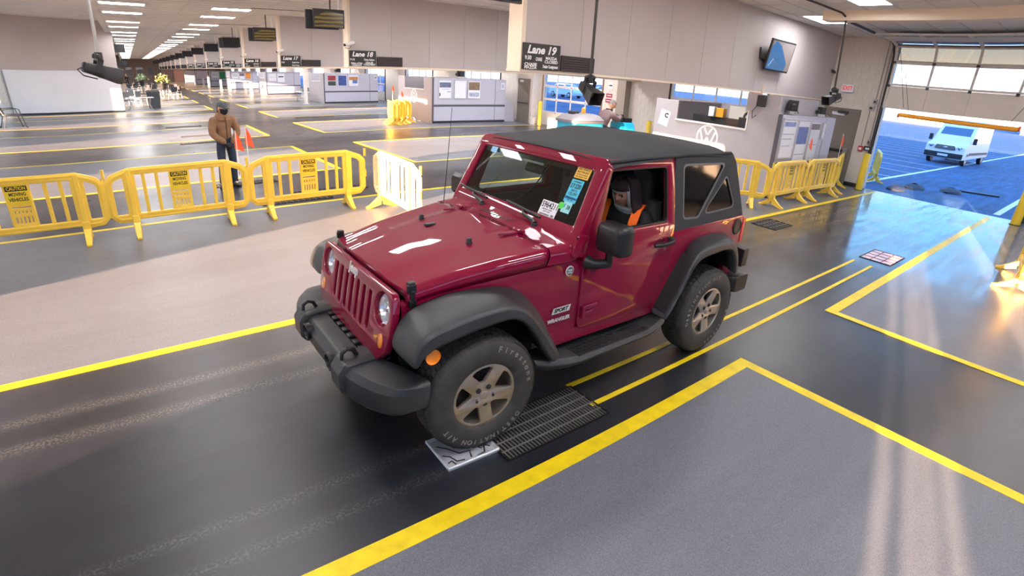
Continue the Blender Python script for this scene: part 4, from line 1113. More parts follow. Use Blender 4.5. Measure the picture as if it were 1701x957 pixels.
    if 0 < k < 7:
        c = empty('security_camera', (-3.72, y, 2.98), 0, 'small white camera on the wall end above the %s lane board' % nth(k), 'camera', 'wall cameras')
        MB().box(-.03, .03, .0, .02, -.06, .06).cyl((0, .02, 0), (.06, .12, -.02), .014, 8).build('mount', M_white, c)
        b = MB().tube([(-.05, .13, .02), (.05, .13, -.01), (.20, .14, -.05)], [.05, .055, .05], 10); b.build('housing', M_white, c, smooth=50)
        MB().cyl((.20, .14, -.05), (.235, .14, -.06), .035, 10).tube([(0, .1, 0), (.05, .06, -.14), (.2, .1, -.12)], .008, 6).build('lens', M_black, c)
# tilted screen on the Lane 19 wall
M_bluepic = mat('blue_screen_picture', (.01, .02, .05), rough=.15)
bb = M_bluepic.node_tree.nodes['Principled BSDF']; bb.inputs['Emission Color'].default_value = (.05, .20, .46, 1); bb.inputs['Emission Strength'].default_value = .8
t = empty('wall_screen', (-11.55, -3.62, 2.92), 0, 'tilted wall screen with a blue picture above the right booth', 'screen')
T = Matrix.Translation((0, .08, 0)) @ Matrix.Rotation(-.16, 4, 'X')
MB().box(-.62, .62, 0, .05, 0, .74, T).build('screen_case', M_black, t, bevel=.008)
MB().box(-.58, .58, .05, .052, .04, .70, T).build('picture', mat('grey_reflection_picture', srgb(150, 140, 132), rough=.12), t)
MB().add([tuple(T @ Vector(q)) for q in ((.58, .053, .04), (.58, .053, .55), (.40, .053, .70), (.12, .053, .62), (-.40, .053, .22), (-.36, .053, .04))], [(0, 1, 2, 3, 4, 5)]).build('blue_area', M_bluepic, t)
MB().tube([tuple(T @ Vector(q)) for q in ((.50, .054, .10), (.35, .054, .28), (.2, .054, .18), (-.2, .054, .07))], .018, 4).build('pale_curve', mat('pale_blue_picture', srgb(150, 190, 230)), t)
MB().box(-.12, .12, -.03, .09, .25, .5).tube([(.55, .05, .2), (.68, .02, .25), (.68, -.02, .5)], .03, 6).build('bracket', M_black, t)

# ---------------------------------------------------------------- hanging flood lights
def fixture(loc, yaw, pitch, pole, label):
    t = empty('flood_light', loc, 0, label, 'flood light', 'hanging flood lights')
    R = Matrix.Rotation(yaw, 4, 'Z') @ Matrix.Rotation(pitch, 4, 'Y')
    MB().tube(pole, .021, 8).build('pole', M_steel if loc[0] > 0 else M_dark, t, smooth=50)
    R = R @ Matrix.Scale(.86, 4)
    b = MB().loft([[tuple(R @ Vector((x, y, z))) for y, z in rrect(-w_, w_, -h_, h_, .03, 3)] for x, w_, h_ in ((-.26, .05, .05), (-.24, .075, .075), (-.05, .085, .085), (.0, .10, .095), (.02, .10, .095))])
    b.build('lamp_body', M_black, t, smooth=35)
    hd = [[tuple(R @ Vector((x, y, z))) for y, z in rrect(-w_, w_, -h_, h_, .012, 2)] for x, w_, h_ in ((.02, .095, .09), (.27, .125, .115), (.265, .115, .105), (.03, .085, .08))]
    MB().loft(hd, True, False, False).build('visor', M_dark, t, smooth=35)
    MB().box(.03, .035, -.08, .08, -.075, .075, R).build('lamp_glass', mat('amber_dim_glass', (.35, .22, .10), rough=.2), t)
    b = MB().box(-.10, -.02, -.11, -.095, -.03, .16, R).box(-.10, -.02, .095, .11, -.03, .16, R).box(-.10, -.02, -.11, .11, .145, .165, R)
    b.cyl((0, 0, .13), (0, 0, .24), .045, 12)
    b.build('yoke', M_black, t)
    b = MB()
    for s in (-1, 1): b.lathe([(0, 0), (.035, .0), (.04, .05), (.02, .07), (0, .07)], 10, R @ Matrix.Translation((-.1, s * .07, .17)))
    b.tube([tuple(R @ Vector(q)) for q in ((-.24, 0, .0), (-.30, .05, -.06), (-.2, .10, -.12), (-.02, .06, -.12))], .008, 6)
    b.build('knob', M_dark, t, smooth=40)
    return t
fixture((1.86, -5.6, 2.28), PI + .30, .30, [(0, 0, .2), (-.01, 0, .9), (-.02, 0, CEIL - 2.28)], 'flood light on the left pole above the hall, visor pointing right')
fixture((-4.05, -2.5, 2.13), 1.35, .42, [(0, 0, .2), (0, 0, .9), (0, 0, CEIL - 2.13)], 'flood light on the centre pole in front of the Lane 19 vent')
fixture((-11.25, -1.85, 2.42), -.30, .34, [(0, 0, .2), (.10, -.0, 1.2), (.19, 0, 1.62), (.22, 0, 1.70), (.40, -.03, 1.76), (1.6, -.12, 1.78), (3.6, -.3, 1.80)], 'flood light on the bent pole before the grey door')

# ---------------------------------------------------------------- booths
M_bp = mat('lavender_grey_booth_panel', srgb(186, 186, 202), rough=.5, vary=.03, vscale=1.5)
M_bs = mat('grey_booth_side', srgb(170, 166, 172), rough=.45, vary=.03)
M_strip = mat('dark_grey_strip', srgb(84, 84, 96), rough=.5)
M_paper = mat('white_paper', srgb(228, 230, 240), rough=.6)
M_frame = mat('silver_frame', srgb(190, 192, 200), rough=.4)
PICS = {}
def pic(r, g, b): return mat('print_%d_%d_%d' % (r, g, b), srgb(r, g, b), rough=.5, vary=.35, vscale=9)
def poster(x0, x1, z0, z1, y, prints, label):
    t = empty('poster', ((x0 + x1) / 2, y, z0), 0, label, 'poster', 'framed posters on the booths')
    wd, ht = abs(x1 - x0), z1 - z0
    MB().box(-wd / 2, wd / 2, 0, .012, 0, ht).build('sheet', M_paper, t)
    MB().plate(rrect(-wd / 2 - .015, wd / 2 + .015, -.015, ht + .015, .005, 1), [rrect(-wd / 2 + .015, wd / 2 - .015, .015, ht - .015, .005, 1)], .03, 0, Matrix.Translation((0, .012, 0)) @ TXZ).build('poster_frame', M_frame, t)
    for (u0, u1, v0, v1, c) in prints:
        MB().box(wd / 2 - u1 * wd, wd / 2 - u0 * wd, .012, .0135, v0 * ht, v1 * ht).build('print', pic(*c), t)
def booth(y, x0, x1, depth, h, label, detail=True, logo=True):
    t = empty('booth', ((x0 + x1) / 2, y, 0), 0, label, 'booth', 'sales booths down the hall')
    X0, X1 = x0 - (x0 + x1) / 2, x1 - (x0 + x1) / 2       # X0 is the +x corner
    xs = X1 + .62
    MB().box(X1, X0 - .05, -.08, -.012, 0, h).build('core_wall', M_strip, t)
    for (a, b, z0, z1) in ((xs + .015, X0 - .06, .10, .74), (xs + .015, X0 - .06, .84, h), (X1, xs - .015, .10, .74), (X1, xs - .015, .84, h)):
        MB().box(a, b, -.012, 0, z0, z1).build('booth_panel', M_bp, t)
    MB().box(X1, X0, -.03, .006, 0, .10).build('base_strip', M_base, t)
    MB().box(X0 - .06, X0, -.08, .004, .1, h).build('corner_post', M_strip, t)
    # side with the counter opening, facing the front
    TS = Matrix(((0, 0, 1, X0 - .04), (1, 0, 0, 0), (0, 1, 0, 0), (0, 0, 0, 1)))
    wy0, wy1 = -depth * .80, -.86 if detail else -.9
    out = [(-depth, .0), (-.08, .0), (-.08, h), (wy1, h), (wy1, 1.49), (wy0, 1.49), (wy0, h + .02), (-depth, h + .02)]
    MB().plate(out, [], .06, .004, TS).build('counter_side', M_bs, t)
    MB().box(X0 - .10, X0 + .02, wy0 - .03, wy1 + .03, 1.46, 1.50).box(X0 - .08, X0 + .005, wy1 - .0, wy1 + .03, 1.48, h).build('counter_trim', M_white, t)
    MB().box(X1, X0 - .2, -depth, -depth + .06, 0, h).box(X1, X1 + .06, -depth, -.1, 0, h).build('back_panel', M_bs, t)
    MB().box(X0 - .85, X0 - .12, -depth + .1, -.15, 1.0, 1.08).build('desk_top', mat('dark_desk', (.02, .018, .017), rough=.6), t)
    MB().box(X0 - 1.6, X0 - 1.2, wy0 - .3, wy1 + .3, .1, 1.62).build('back_counter', mat('dark_desk', (.02, .018, .017), rough=.6), t)
    if logo:
        yc, zc = (wy0 + wy1) / 2 - .0, 1.14; r = .32
        b = MB()
        T = Matrix.Translation((X0 - .008, yc, zc)) @ TFX
        b.plate(circle(0, 0, r, 40), [circle(0, 0, r - .045, 40)], .006, 0, T)
        def bar2(p, q, wd=.05):
            p, q = Vector(p), Vector(q); d = (q - p).normalized(); n_ = Vector((-d.y, d.x)) * wd / 2
            b.plate([tuple(p + n_), tuple(p - n_), tuple(q - n_), tuple(q + n_)], [], .006, 0, T)
        i = r - .05
        bar2((-.11, i * .88), (-.01, .07)); bar2((.11, i * .88), (.01, .07))
        bar2((-.225, .17), (-.085, -.20)); bar2((-.095, -.20), (.0, .02)); bar2((.0, .02), (.095, -.20)); bar2((.085, -.20), (.225, .17))
        b.build('round_emblem', mat('white_emblem', srgb(236, 234, 236), rough=.5), t)
    return t
booths = [(-2.52, -10.3, -13.55, 3.60, 1.94), (-18.4, -10.2, -14.25, 3.6, 2.03), (-34.0, -10.2, -14.2, 3.6, 2.03), (-49.7, -9.7, -12.9, 3.6, 2.02), (-65.0, -8.9, -12.0, 3.4, 2.05), (-77.5, -8.2, -11.2, 3.4, 2.05), (-91.0, -7.8, -10.5, 3.4, 2.1), (-104.0, -7.3, -10.0, 3.4, 2.1)]
names = ['large grey booth with a counter window behind the car', 'booth with three posters and a round emblem, yellow barriers at its side', 'booth with a red, a blue and a white poster', 'booth with two white posters, second beyond the red and blue poster booth',
         'booth with an orange poster', 'booth with a green poster', 'small far booth with a brown poster', 'farthest small booth down the hall']
for i, (y, a, b, d, h) in enumerate(booths): booth(y, a, b, d, h, names[i], i < 4, i < 2)
# posters
P = poster
P(-10.42, -11.14, .95, 1.86, -2.505, [(.08, .92, .80, .92, (120, 140, 190)), (.08, .9, .60, .62, (150, 150, 170)), (.08, .8, .48, .50, (150, 150, 170)), (.1, .7, .3, .32, (150, 150, 170))], 'white poster with a blue print, nearest the corner of the large booth')
P(-11.22, -11.88, .80, 1.84, -2.505, [(.06, .94, .45, .85, (70, 100, 170)), (.1, .9, .2, .22, (150, 150, 170))], 'middle poster of the large booth, blue lower picture')
P(-11.96, -12.58, .85, 1.82, -2.505, [(.08, .92, .80, .95, (90, 80, 90)), (.1, .9, .4, .42, (150, 150, 170))], 'right poster of the large booth, dark at its top')
P(-12.72, -12.94, 1.40, 1.80, -2.505, [], 'small white notice at the right end of the large booth')
P(-10.50, -11.16, 1.12, 1.93, -18.385, [(.05, .95, .60, .88, (100, 110, 140)), (.2, .8, .50, .52, (120, 130, 150)), (.65, .9, .35, .38, (90, 100, 120)), (0, .12, .12, .30, (60, 60, 70))], 'poster with a car row photo at its top')
P(-11.32, -11.96, 1.12, 1.93, -18.385, [], 'plain white poster between two printed ones')
P(-12.05, -12.74, 1.12, 1.93, -18.385, [(.06, .94, .48, .93, (128, 106, 84)), (.1, .9, .1, .35, (170, 180, 205))], 'poster with a brown picture at its top')
P(-13.92, -14.18, 1.55, 1.90, -18.385, [(.2, .8, .2, .8, (190, 195, 215))], 'small framed notice at the right end of the emblem booth')
P(-10.45, -11.08, 1.16, 1.92, -33.985, [(.05, .95, .5, .95, (150, 50, 60)), (.05, .95, .05, .45, (50, 70, 60))], 'red and dark green poster')
P(-11.20, -11.85, 1.16, 1.92, -33.985, [(.05, .95, .05, .95, (50, 80, 150))], 'blue poster beside the red one')
P(-11.98, -12.70, 1.16, 1.92, -33.985, [(.05, .95, .55, .85, (190, 130, 80)), (.4, .9, .25, .55, (90, 120, 180))], 'white poster with an orange and blue picture')
P(-13.90, -14.15, 1.60, 1.90, -33.985, [(.2, .8, .2, .8, (150, 160, 180))], 'small framed notice at the end of the booth with coloured posters')
P(-9.9, -10.62, 1.2, 1.92, -49.685, [(.1, .9, .5, .55, (180, 185, 190))], 'pale form poster on the fourth booth')
P(-10.72, -11.4, 1.1, 1.92, -49.685, [(.15, .85, .55, .68, (60, 70, 130))], 'white poster with two blue cars')
P(-9.1, -9.8, 1.25, 1.9, -64.985, [(.1, .9, .3, .8, (190, 195, 200))], 'pale poster on the fifth booth')
P(-9.9, -10.5, 1.15, 1.9, -64.985, [(.05, .95, .5, .9, (120, 100, 110))], 'poster with a dark upper picture on the fifth booth')
P(-10.6, -11.2, 1.2, 1.95, -64.985, [(.03, .97, .03, .97, (225, 140, 50))], 'orange poster on the fifth booth')
P(-8.4, -9.3, 1.2, 1.9, -77.485, [(.1, .9, .3, .8, (200, 205, 210))], 'white poster on the sixth booth')
P(-9.4, -10.2, 1.0, 2.0, -77.485, [(.03, .97, .03, .97, (40, 130, 80))], 'green poster on the sixth booth')
P(-9.3, -9.95, 1.1, 2.0, -90.985, [(.03, .97, .03, .97, (150, 100, 70))], 'brown poster on the seventh booth')
# things in the large booth's window
def item(name, label, cat, b, m, group=None, **k):
    o = b.build(name, m, None, **k); return tag(o, label, cat, group)
item('carton', 'white carton behind the counter window of the large booth', 'box', MB().box(-11.55, -11.40, -5.15, -4.98, 1.62, 1.88), M_paper, bevel=.004)
item('carton', 'yellow carton behind the counter window of the large booth', 'box', MB().box(-11.62, -11.45, -4.95, -4.72, 1.62, 1.86), mat('yellow_carton', srgb(225, 165, 40)), bevel=.004)
t = empty('picture_board', (-11.6, -4.2, 1.62), 0, 'board with a tyre picture standing behind the counter window', 'picture')
MB().box(-.02, .02, -.42, .42, 0, .34).build('board', mat('pale_board', srgb(205, 200, 190)), t)
MB().plate(circle(0, .06, .17, 24), [circle(0, .06, .10, 24)], .004, 0, Matrix.Translation((.022, .18, .02)) @ TFX).build('tyre_print', M_black, t)
item('cabinet', 'brown cabinet door seen through the counter window', 'cabinet', MB().box(-11.42, -11.2, -4.45, -4.05, 1.08, 1.64), mat('brown_wood', srgb(70, 48, 38), rough=.6), bevel=.005)
item('monitor', 'dark monitor at the right of the counter window', 'monitor', MB().box(-11.0, -10.94, -3.95, -3.45, 1.2, 1.72).box(-11.02, -10.92, -3.75, -3.65, 1.081, 1.2), M_black, bevel=.005)
t = empty('notice', (-10.31, -5.80, 1.45), 0, 'tilted paper notice on the left end of the large booth', 'notice')
MB().box(0, .006, -.16, .16, -.18, .22, Matrix.Rotation(-.22, 4, 'X')).build('sheet', M_paper, t)
MB().text('C', .16, Matrix.Rotation(-.22, 4, 'X') @ Matrix.Translation((.0065, .05, .10)) @ TFX, .0005, 0, .01).build('lettering', M_ink, t)
t = empty('fire_notice', (-11.3, -3.70, 2.02), 0, 'red and white fire notice above the counter window', 'notice')
MB().box(-.006, 0, -.30, .10, -.02, .55).build('board', mat('pink_white_board', srgb(250, 225, 215)), t); MB().box(0, .004, -.18, .06, .02, .26).build('red_square', mat('notice_red', srgb(220, 50, 40)), t)
MB().box(.004, .006, -.10, -.02, .06, .2).build('mark', M_paper, t)
t = empty('phone_box', (-10.30, -3.05, 2.05), 0, 'grey phone box with a hanging cord on the large booth', 'phone')
MB().box(0, .1, -.10, .10, 0, .26).build('case', M_dark, t, bevel=.01); MB().tube([(.08, -.08, .02), (.12, -.16, -.12), (.1, -.14, -.28), (.1, -.06, -.2)], .01, 6).build('cord', M_black, t)
bt = bpy.data.objects['booth']; MB().box(1.53, 1.60, -.94, -.10, 1.90, 2.33).box(-.9, 1.52, -.30, -.25, 1.90, 2.33).build('upper_panel', M_bs, bt)
for (x, y, z, rz, lab) in ((-11.0, -2.62, 1.97, .4, 'black projector unit on top of the large booth'), (-12.9, -2.7, 1.95, -.3, 'small black lamp on top of the right end of the large booth'),
                           (-11.7, -18.5, 2.05, .2, 'black camera unit on top of the booth with three posters'), (-11.3, -34.1, 2.05, .2, 'black camera unit on top of the red and blue poster booth'),
                           (-10.6, -49.8, 2.04, .2, 'black camera unit on top of the fourth booth')):
    t = empty('camera_unit', (x, y, z), rz, lab, 'camera', 'camera units on the booths')
    s = .8 if x < -12 and y > -5 else 1.15
    MB().box(-.12 * s, .12 * s, -.10 * s, .10 * s, .06, .06 + .22 * s).build('case', M_black, t, bevel=.015)
    MB().cyl((.12 * s, 0, .15 * s), (.26 * s, .05, .13 * s), .06 * s, 12).tube([(-.1, .1, .1), (-.25, .14, .02), (-.32, .1, .1)], .01, 6).build('lens', M_dark, t, smooth=40)
    MB().box(-.16 * s, .16 * s, -.04, .04, 0, .06).build('stand', M_white, t)
# low counter walls behind the booths
item('low_partition', 'slanted low partition at the right end of the emblem booth', 'partition', MB().prism([(-14.35, .1), (-14.35, 1.15), (-14.85, .85), (-14.95, .1)], -19.0, -18.55, 'y').box(-14.96, -14.33, -19.02, -18.53, 0, .1), M_bp)

# tables and machines between the far booths
def folding_table(x, y, rz, label):
    t = empty('folding_table', (x, y, 0), rz, label, 'table', 'folding tables')
    MB().box(-.75, .75, -.36, .36, .70, .74).build('table_top', M_white, t, bevel=.01)
    for s in (-1, 1):
        for d in (-1, 1): MB().tube([(s * .55, d * .28, .70), (s * .48, d * .28, .35), (s * .62, d * .30, 0)], .018, 6).build('leg', M_steel, t, smooth=50)
        MB().cyl((s * .5, -.28, .30), (s * .5, .28, .30), .012, 6).build('crossbar', M_steel, t)
folding_table(1.15, -34.0, .1, 'white folding table past the end of the left wall')
folding_table(-9.3, -36.2, 1.5, 'white table at the front of the red and blue poster booth')
folding_table(-8.4, -51.5, 1.5, 'white table at the front of the fourth booth')
for (x, y, lab) in ((-9.4, -36.0, 'grey printer on the table by the red and blue poster booth'), (-8.5, -51.3, 'grey printer on the table by the fourth booth')):
    t = empty('printer', (x, y, .74), 0, lab, 'printer', 'printers'); MB().box(-.25, .25, -.3, .3, 0, .28).build('case', mat('grey_case', srgb(120, 128, 130)), t, bevel=.02); MB().box(.1, .26, -.2, .2, .28, .32).build('tray', M_dark, t)
for (x, y, lab) in ((-8.9, -34.0, 'white post beside the red and blue poster booth'), (-8.2, -49.4, 'white post beside the fourth booth'), (-7.7, -64.4, 'white post beside the orange poster booth'), (-7.2, -76.6, 'white post beside the green poster booth')):
    t = empty('post', (x, y, 0), 0, lab, 'post', 'white posts by the booths'); MB().box(-.10, .10, -.1, .1, .02, 1.15).build('shaft', M_white, t, bevel=.01); MB().box(-.18, .18, -.18, .18, 0, .03).build('foot_plate', M_white, t)
t = empty('trash_bin', (.35, -35.4, 0), .35, 'tall dark grey bin on the floor right of the white folding table', 'bin')
MB().loft([[(x * k, y * k, z) for x, y in rrect(-.30, .30, -.30, .30, .04, 3)] for z, k in ((0, .86), (.95, 1.0), (.97, 1.05), (1.02, 1.05))], True, False, True).build('bin_body', mat('bin_grey', srgb(74, 80, 84), rough=.5), t, smooth=35)
MB().loft([[(x * k, y * k, z) for x, y in rrect(-.30, .30, -.30, .30, .04, 3)] for z, k in ((1.02, 1.06), (1.10, .8))]).build('bin_lid', M_dark, t, smooth=35)
# round tables with chairs and flowers far down the hall
M_leaf = mat('leaf_green', srgb(100, 130, 60), rough=.7); M_bloom = mat('yellow_bloom', srgb(226, 220, 140), rough=.7)
def simple_chair(x, y, rz, label, m, s=1.0):
    t = empty('chair', (x, y, 0), rz, label, 'chair', 'chairs by the far tables')
    MB().box(-.24, .24, -.24, .24, .43, .48).build('seat', m, t, bevel=.015); MB().box(-.24, .24, -.27, -.22, .55, .95).build('backrest', m, t, bevel=.015)
    for sx in (-1, 1):
        for sy in (-1, 1): MB().tube([(sx * .22, sy * .22, .44), (sx * .24, sy * .26, 0)], .016, 6).build('leg', M_white, t)
        MB().tube([(sx * .22, -.24, .4), (sx * .22, -.25, .95)], .016, 6).build('back_post', M_white, t)
for i, (x, y) in enumerate(((-.9, -48.0), (-1.2, -56.0), (.4, -60.0), (.2, -68))):
    t = empty('round_table', (x, y, 0), 0, ['round table with the yellow flower pot, nearest of the far group', 'round table behind the yellow flowers', 'round table left of the yellow flowers', 'farthest round table of the hall'][i], 'table', 'far round tables')
    MB().lathe([(0, .72), (.85, .72), (.87, .74), (.85, .76), (0, .76)], 24).build('table_top', M_dark, t); MB().cyl((0, 0, 0), (0, 0, .72), .06, 10).lathe([(.35, 0), (.3, .04), (0, .05)], 16).build('pedestal', M_steel, t)
    for j in range(4):
        a = .5 + j * PI / 2
        simple_chair(x + 1.15 * math.cos(a), y + 1.15 * math.sin(a), a + PI / 2, 'dark seat with white legs at a far round table', mat('dark_chair', srgb(46, 46, 56)))
def flowers(x, y, z, s, label, bloom):
    t = empty('potted_flowers', (x, y, z), 0, label, 'plant', 'flower pots on the far tables')
    MB().lathe([(.10 * s, 0), (.16 * s, .25 * s), (.17 * s, .28 * s), (0, .27 * s)], 14).build('pot', M_dark, t)
    rnd = random.Random(int(x * 10)); b = MB(); c = MB()
    for i in range(70):
        a, e, r = rnd.uniform(0, 2 * PI), rnd.uniform(.1, 1.4), rnd.uniform(.2, .42) * s
        p = Vector((r * math.cos(a) * math.cos(e), r * math.sin(a) * math.cos(e), .30 * s + r * math.sin(e)))
        d = .07 * s; q = Vector((rnd.uniform(-1, 1), rnd.uniform(-1, 1), rnd.uniform(-1, 1))).normalized() * d; q2 = q.orthogonal().normalized() * d * .6
        (c if i % 3 else b).add([p - q, p + q2, p + q, p - q2], [(0, 1, 2, 3)])
    b.build('leaf', M_leaf, t)['kind'] = 'stuff'; c.build('bloom', bloom, t)['kind'] = 'stuff'
flowers(-.9, -48.0, .76, 1.7, 'pot of yellow flowers on the nearest far table', M_bloom)
flowers(.4, -60.0, .76, 1.6, 'pot of green and white plants left of the yellow flowers', mat('pale_bloom', srgb(210, 225, 190)))
flowers(.2, -68.0, .76, 1.6, 'pot of flowers on the farthest table', mat('pale_bloom', srgb(210, 225, 190)))
for i, (x, y) in enumerate(((1.7, -37.5), (1.4, -41.0), (1.5, -44.5), (1.0, -38.6))):
    simple_chair(x, y, .8, ['grey padded chair behind the white folding table', 'grey padded chair third behind the folding table', 'grey padded chair farthest behind the folding table', 'dark chair right behind the white folding table'][i], mat('grey_pad', srgb(110, 114, 120)))
# hanging signs above the left group
for (x, y, z, wd, ht, lab) in ((1.95, -36.5, 3.30, .95, .50, 'dark screen hanging just past the left wall end'), (1.9, -52.0, 2.62, .9, .42, 'small dark screen hanging farther past the left wall end')):
    t = empty('screen', (x, y, z), 0, lab, 'screen', 'screens hanging past the left wall'); MB().box(-wd / 2, wd / 2, -.04, .04, 0, ht).build('screen_case', M_black, t, bevel=.006)
    MB().cyl((0, 0, ht), (0, 0, CEIL - z), .02, 6).build('bracket', M_steel, t); MB().box(-wd / 2 + .03, wd / 2 - .03, .04, .042, .03, ht - .03).build('picture', M_scr, t)
# far end: windows and pink partitions
for i in range(5):
    x = 2.6 - i * 1.9
    o = MB().box(x, x + 1.1, -121.02, -120.95, 1.2, 2.7).build('window_%d' % (i + 2), glass_mat('end_glass', (.8, .9, 1), .2)); o['kind'] = 'structure'
    MB().plate(rrect(x - .08, x + 1.18, 1.12, 2.78, .01, 1), [rrect(x, x + 1.1, 1.2, 2.7, .01, 1)], .1, 0, Matrix.Translation((0, -120.9, 0)) @ TXZ).build('window_frame', M_white, o)
item('partition', 'pink lit partition at the far end of the hall', 'partition', MB().box(-8.6, -6.2, -114.2, -114, 0, 2.3), mat('pink_partition', srgb(232, 180, 160)))
item('partition', 'brownish partition at the far end of the hall', 'partition', MB().box(-6.2, -4.2, -116.2, -116, 0, 2.3), mat('brown_partition', srgb(176, 148, 140)))

# steel arm chair by the left wall
def arm_chair(x, y, rz, label):
    t = empty('arm_chair', (x, y, 0), rz, label, 'chair', 'steel arm chairs'); t.scale = (1.12, 1.12, 1.12)
    M_ch = mat('grey_chair_pad', srgb(88, 86, 88), rough=.6)
    MB().loft([[(xx, yy, .44 + .0 * xx) for xx, yy in rrect(-.26, .26, -.25, .27, .05, 3)], [(xx, yy, .49) for xx, yy in rrect(-.25, .25, -.24, .26, .05, 3)]]).build('seat', M_ch, t, smooth=35)
    MB().loft([[(xx, -.26 - (z - .5) * .35 + dy, z) for xx in (-.25, .25)] + [(xx, -.26 - (z - .5) * .35 + dy + .04, z) for xx in (.25, -.25)] for z, dy in ((.52, 0), (.75, .02), (.98, 0))]).build('backrest', M_ch, t, smooth=35)
    for s in (-1, 1):
        MB().tube([(s * .30, .30, 0), (s * .30, .24, .40), (s * .30, .20, .66), (s * .30, .12, .69), (s * .30, -.20, .67), (s * .28, -.30, .62)], .014, 8).build('arm', M_dark, t, smooth=50)
        MB().tube([(s * .27, -.44, 1.0), (s * .27, -.26, .50), (s * .28, -.22, .40), (s * .29, -.34, 0)], .014, 8).build('leg', M_dark, t, smooth=50)
        MB().tube([(s * .30, .30, .015), (s * .30, .34, .015)], .018, 6).build('foot', M_black, t)
arm_chair(6.05, -25.6, 1.9, 'grey steel arm chair before the pale left wall, seen whole'); arm_chair(6.95, -25.9, 1.9, 'grey steel arm chair at the left picture edge, partly cut off')

# ---------------------------------------------------------------- floor grates, scale plate
M_grate = mat('grate_steel', srgb(128, 124, 120), rough=.45, metal=.3)
def grate(x0, x1, y0, y1, nx, ny, label, m=M_grate, grp='floor grates', pit=None):
    t = empty('floor_grate', ((x0 + x1) / 2, (y0 + y1) / 2, 0), 0, label, 'grate', grp)
    cx, cy = (x0 + x1) / 2, (y0 + y1) / 2; a, b = (x1 - x0) / 2, (y1 - y0) / 2
    MB().box(-a, a, -b, b, .0005, .003).build('pit', pit or M_hole, t)
    MB().plate(rrect(-a, a, -b, b, .004, 1), [rrect(-a + .012, a - .012, -b + .012, b - .012, .004, 1)], .010, 0, Matrix.Translation((0, 0, .005))).build('grate_frame', mat('grate_dark', srgb(40, 38, 38), rough=.5, metal=.6), t)
    for i in range(1, nx): 
        x = -a + 2 * a * i / nx; MB().box(x - .003, x + .003, -b + .01, b - .01, .003, .010).build('bar', m, t)
    for j in range(1, ny):
        y = -b + 2 * b * j / ny; MB().box(-a + .01, a - .01, y - .004, y + .004, .003, .012).build('bar', m, t)
grate(-1.00, -.06, .655, 1.09, 34, 5, 'large black floor grate behind the front wheel')
grate(-8.35, -7.55, .62, 1.12, 4, 3, 'square floor grate with a pale pinkish reflection painted in its pit, in the wet lane by the doorway', mat('dull_grate', srgb(110, 84, 84), rough=.4), pit=mat('pale_reflection', srgb(228, 188, 184), rough=.2))  # pale pit colour stands for a reflection between the bars
grate(-8.35, -7.60, -1.42, -.92, 6, 4, 'dark square floor grate behind the car near the barriers')
for (x0, x1, y, lab) in ((.35, -.95, -8.55, 'dark trench grate behind the barriers at the standing man'), (-.9, -2.4, -7.0, 'dark trench grate behind the third barrier'), (.4, -.9, -16.1, 'far dark trench grate beyond the standing man'), (.2, -1.0, -18.2, 'second far dark trench grate beyond the standing man'), (.5, -.9, -22.0, 'third far dark trench grate beyond the standing man'), (-5.4, -7.3, -23.6, 'dark trench grate near the far yellow barriers'), (-.2, -1.5, -6.5, 'dark trench grate at the flags')):
    grate(min(x0, x1), max(x0, x1), y - .16, y + .16, 12, 3, lab, grp='trench grates')
t = empty('tread_plate', (.115, .81, 0), -.03, 'shiny metal plate with a black pattern under the front wheel', 'plate')
M_al = mat('bright_aluminium', srgb(196, 199, 206), rough=.3, metal=.35, vary=.12, vscale=12)
MB().box(-.185, .185, -.155, .155, .0, .014).build('plate', M_al, t)
for d in (-1, 1):
    MB().cyl((-.19, d * .150, .018), (.19, d * .150, .018), .012, 10).build('edge_roll', M_al, t, smooth=50)
    MB().cyl((d * .185, -.15, .018), (d * .185, .15, .018), .010, 10).build('edge_roll', M_al, t, smooth=50)
b = MB()
for pts in (((.16, .02), (.12, .05), (.10, .11), (.05, .12)), ((.15, -.08), (.10, -.03), (.05, .05), (-.02, .06), (.0, .12)), ((.06, -.02), (.0, .02), (-.06, .0), (-.1, .08)), ((-.04, .13), (-.10, .12), (-.13, .06), (-.16, .09)), ((.12, .13), (.13, .09), (.16, .10)), ((-.12, -.1), (-.08, -.02), (-.15, .02))):
    b.tube([(x, y, .0145) for x, y in pts], .006, 4)
b.build('black_pattern', M_ink, t)

# ---------------------------------------------------------------- the doorway wall
M_dw = mat('roll_door_white', srgb(208, 202, 196), rough=.5, vary=.06, vscale=1.2)
d1 = empty('door_1', (XW, 0, 0), 0, kind='structure')
def section(T, y0, y1, h, solid, ny, parent, thick=.045, pane=M_pane):
    if solid:
        MB().box(0, thick, y0, y1, .004, h - .004, T).build('door_section', M_dw, parent, bevel=.004); return
    st = .055; holes = []; n = ny; wd = (y1 - y0) / n
    Ty = T @ Matrix(((0, 0, 1, thick / 2), (1, 0, 0, 0), (0, 1, 0, 0), (0, 0, 0, 1)))
    for i in range(n): holes.append(rrect(y0 + i * wd + st / 2 + (.03 if i == 0 else 0), y0 + (i + 1) * wd - st / 2, .06, h - .045, .004, 1))
    s = MB().plate(rrect(y0, y1, .003, h - .003, .002, 1), holes, thick, 0, Ty).build('door_section', M_dw, parent)
    for hh in holes: MB().plate(hh, [], .006, 0, Ty).build('pane', pane, s)
Y0, Y1 = -2.03, 1.90
M_brown = glass_mat('brown_reflection_pane', (.55, .50, .42), .25)  # brownish reflection put into the tint of the tilted panes
section(Matrix.Translation((.03, 0, 2.355)), Y0, Y1, .62, True, 1, d1)
section(Matrix.Translation((.03, 0, 2.975)), Y0, Y1, .62, False, 4, d1)
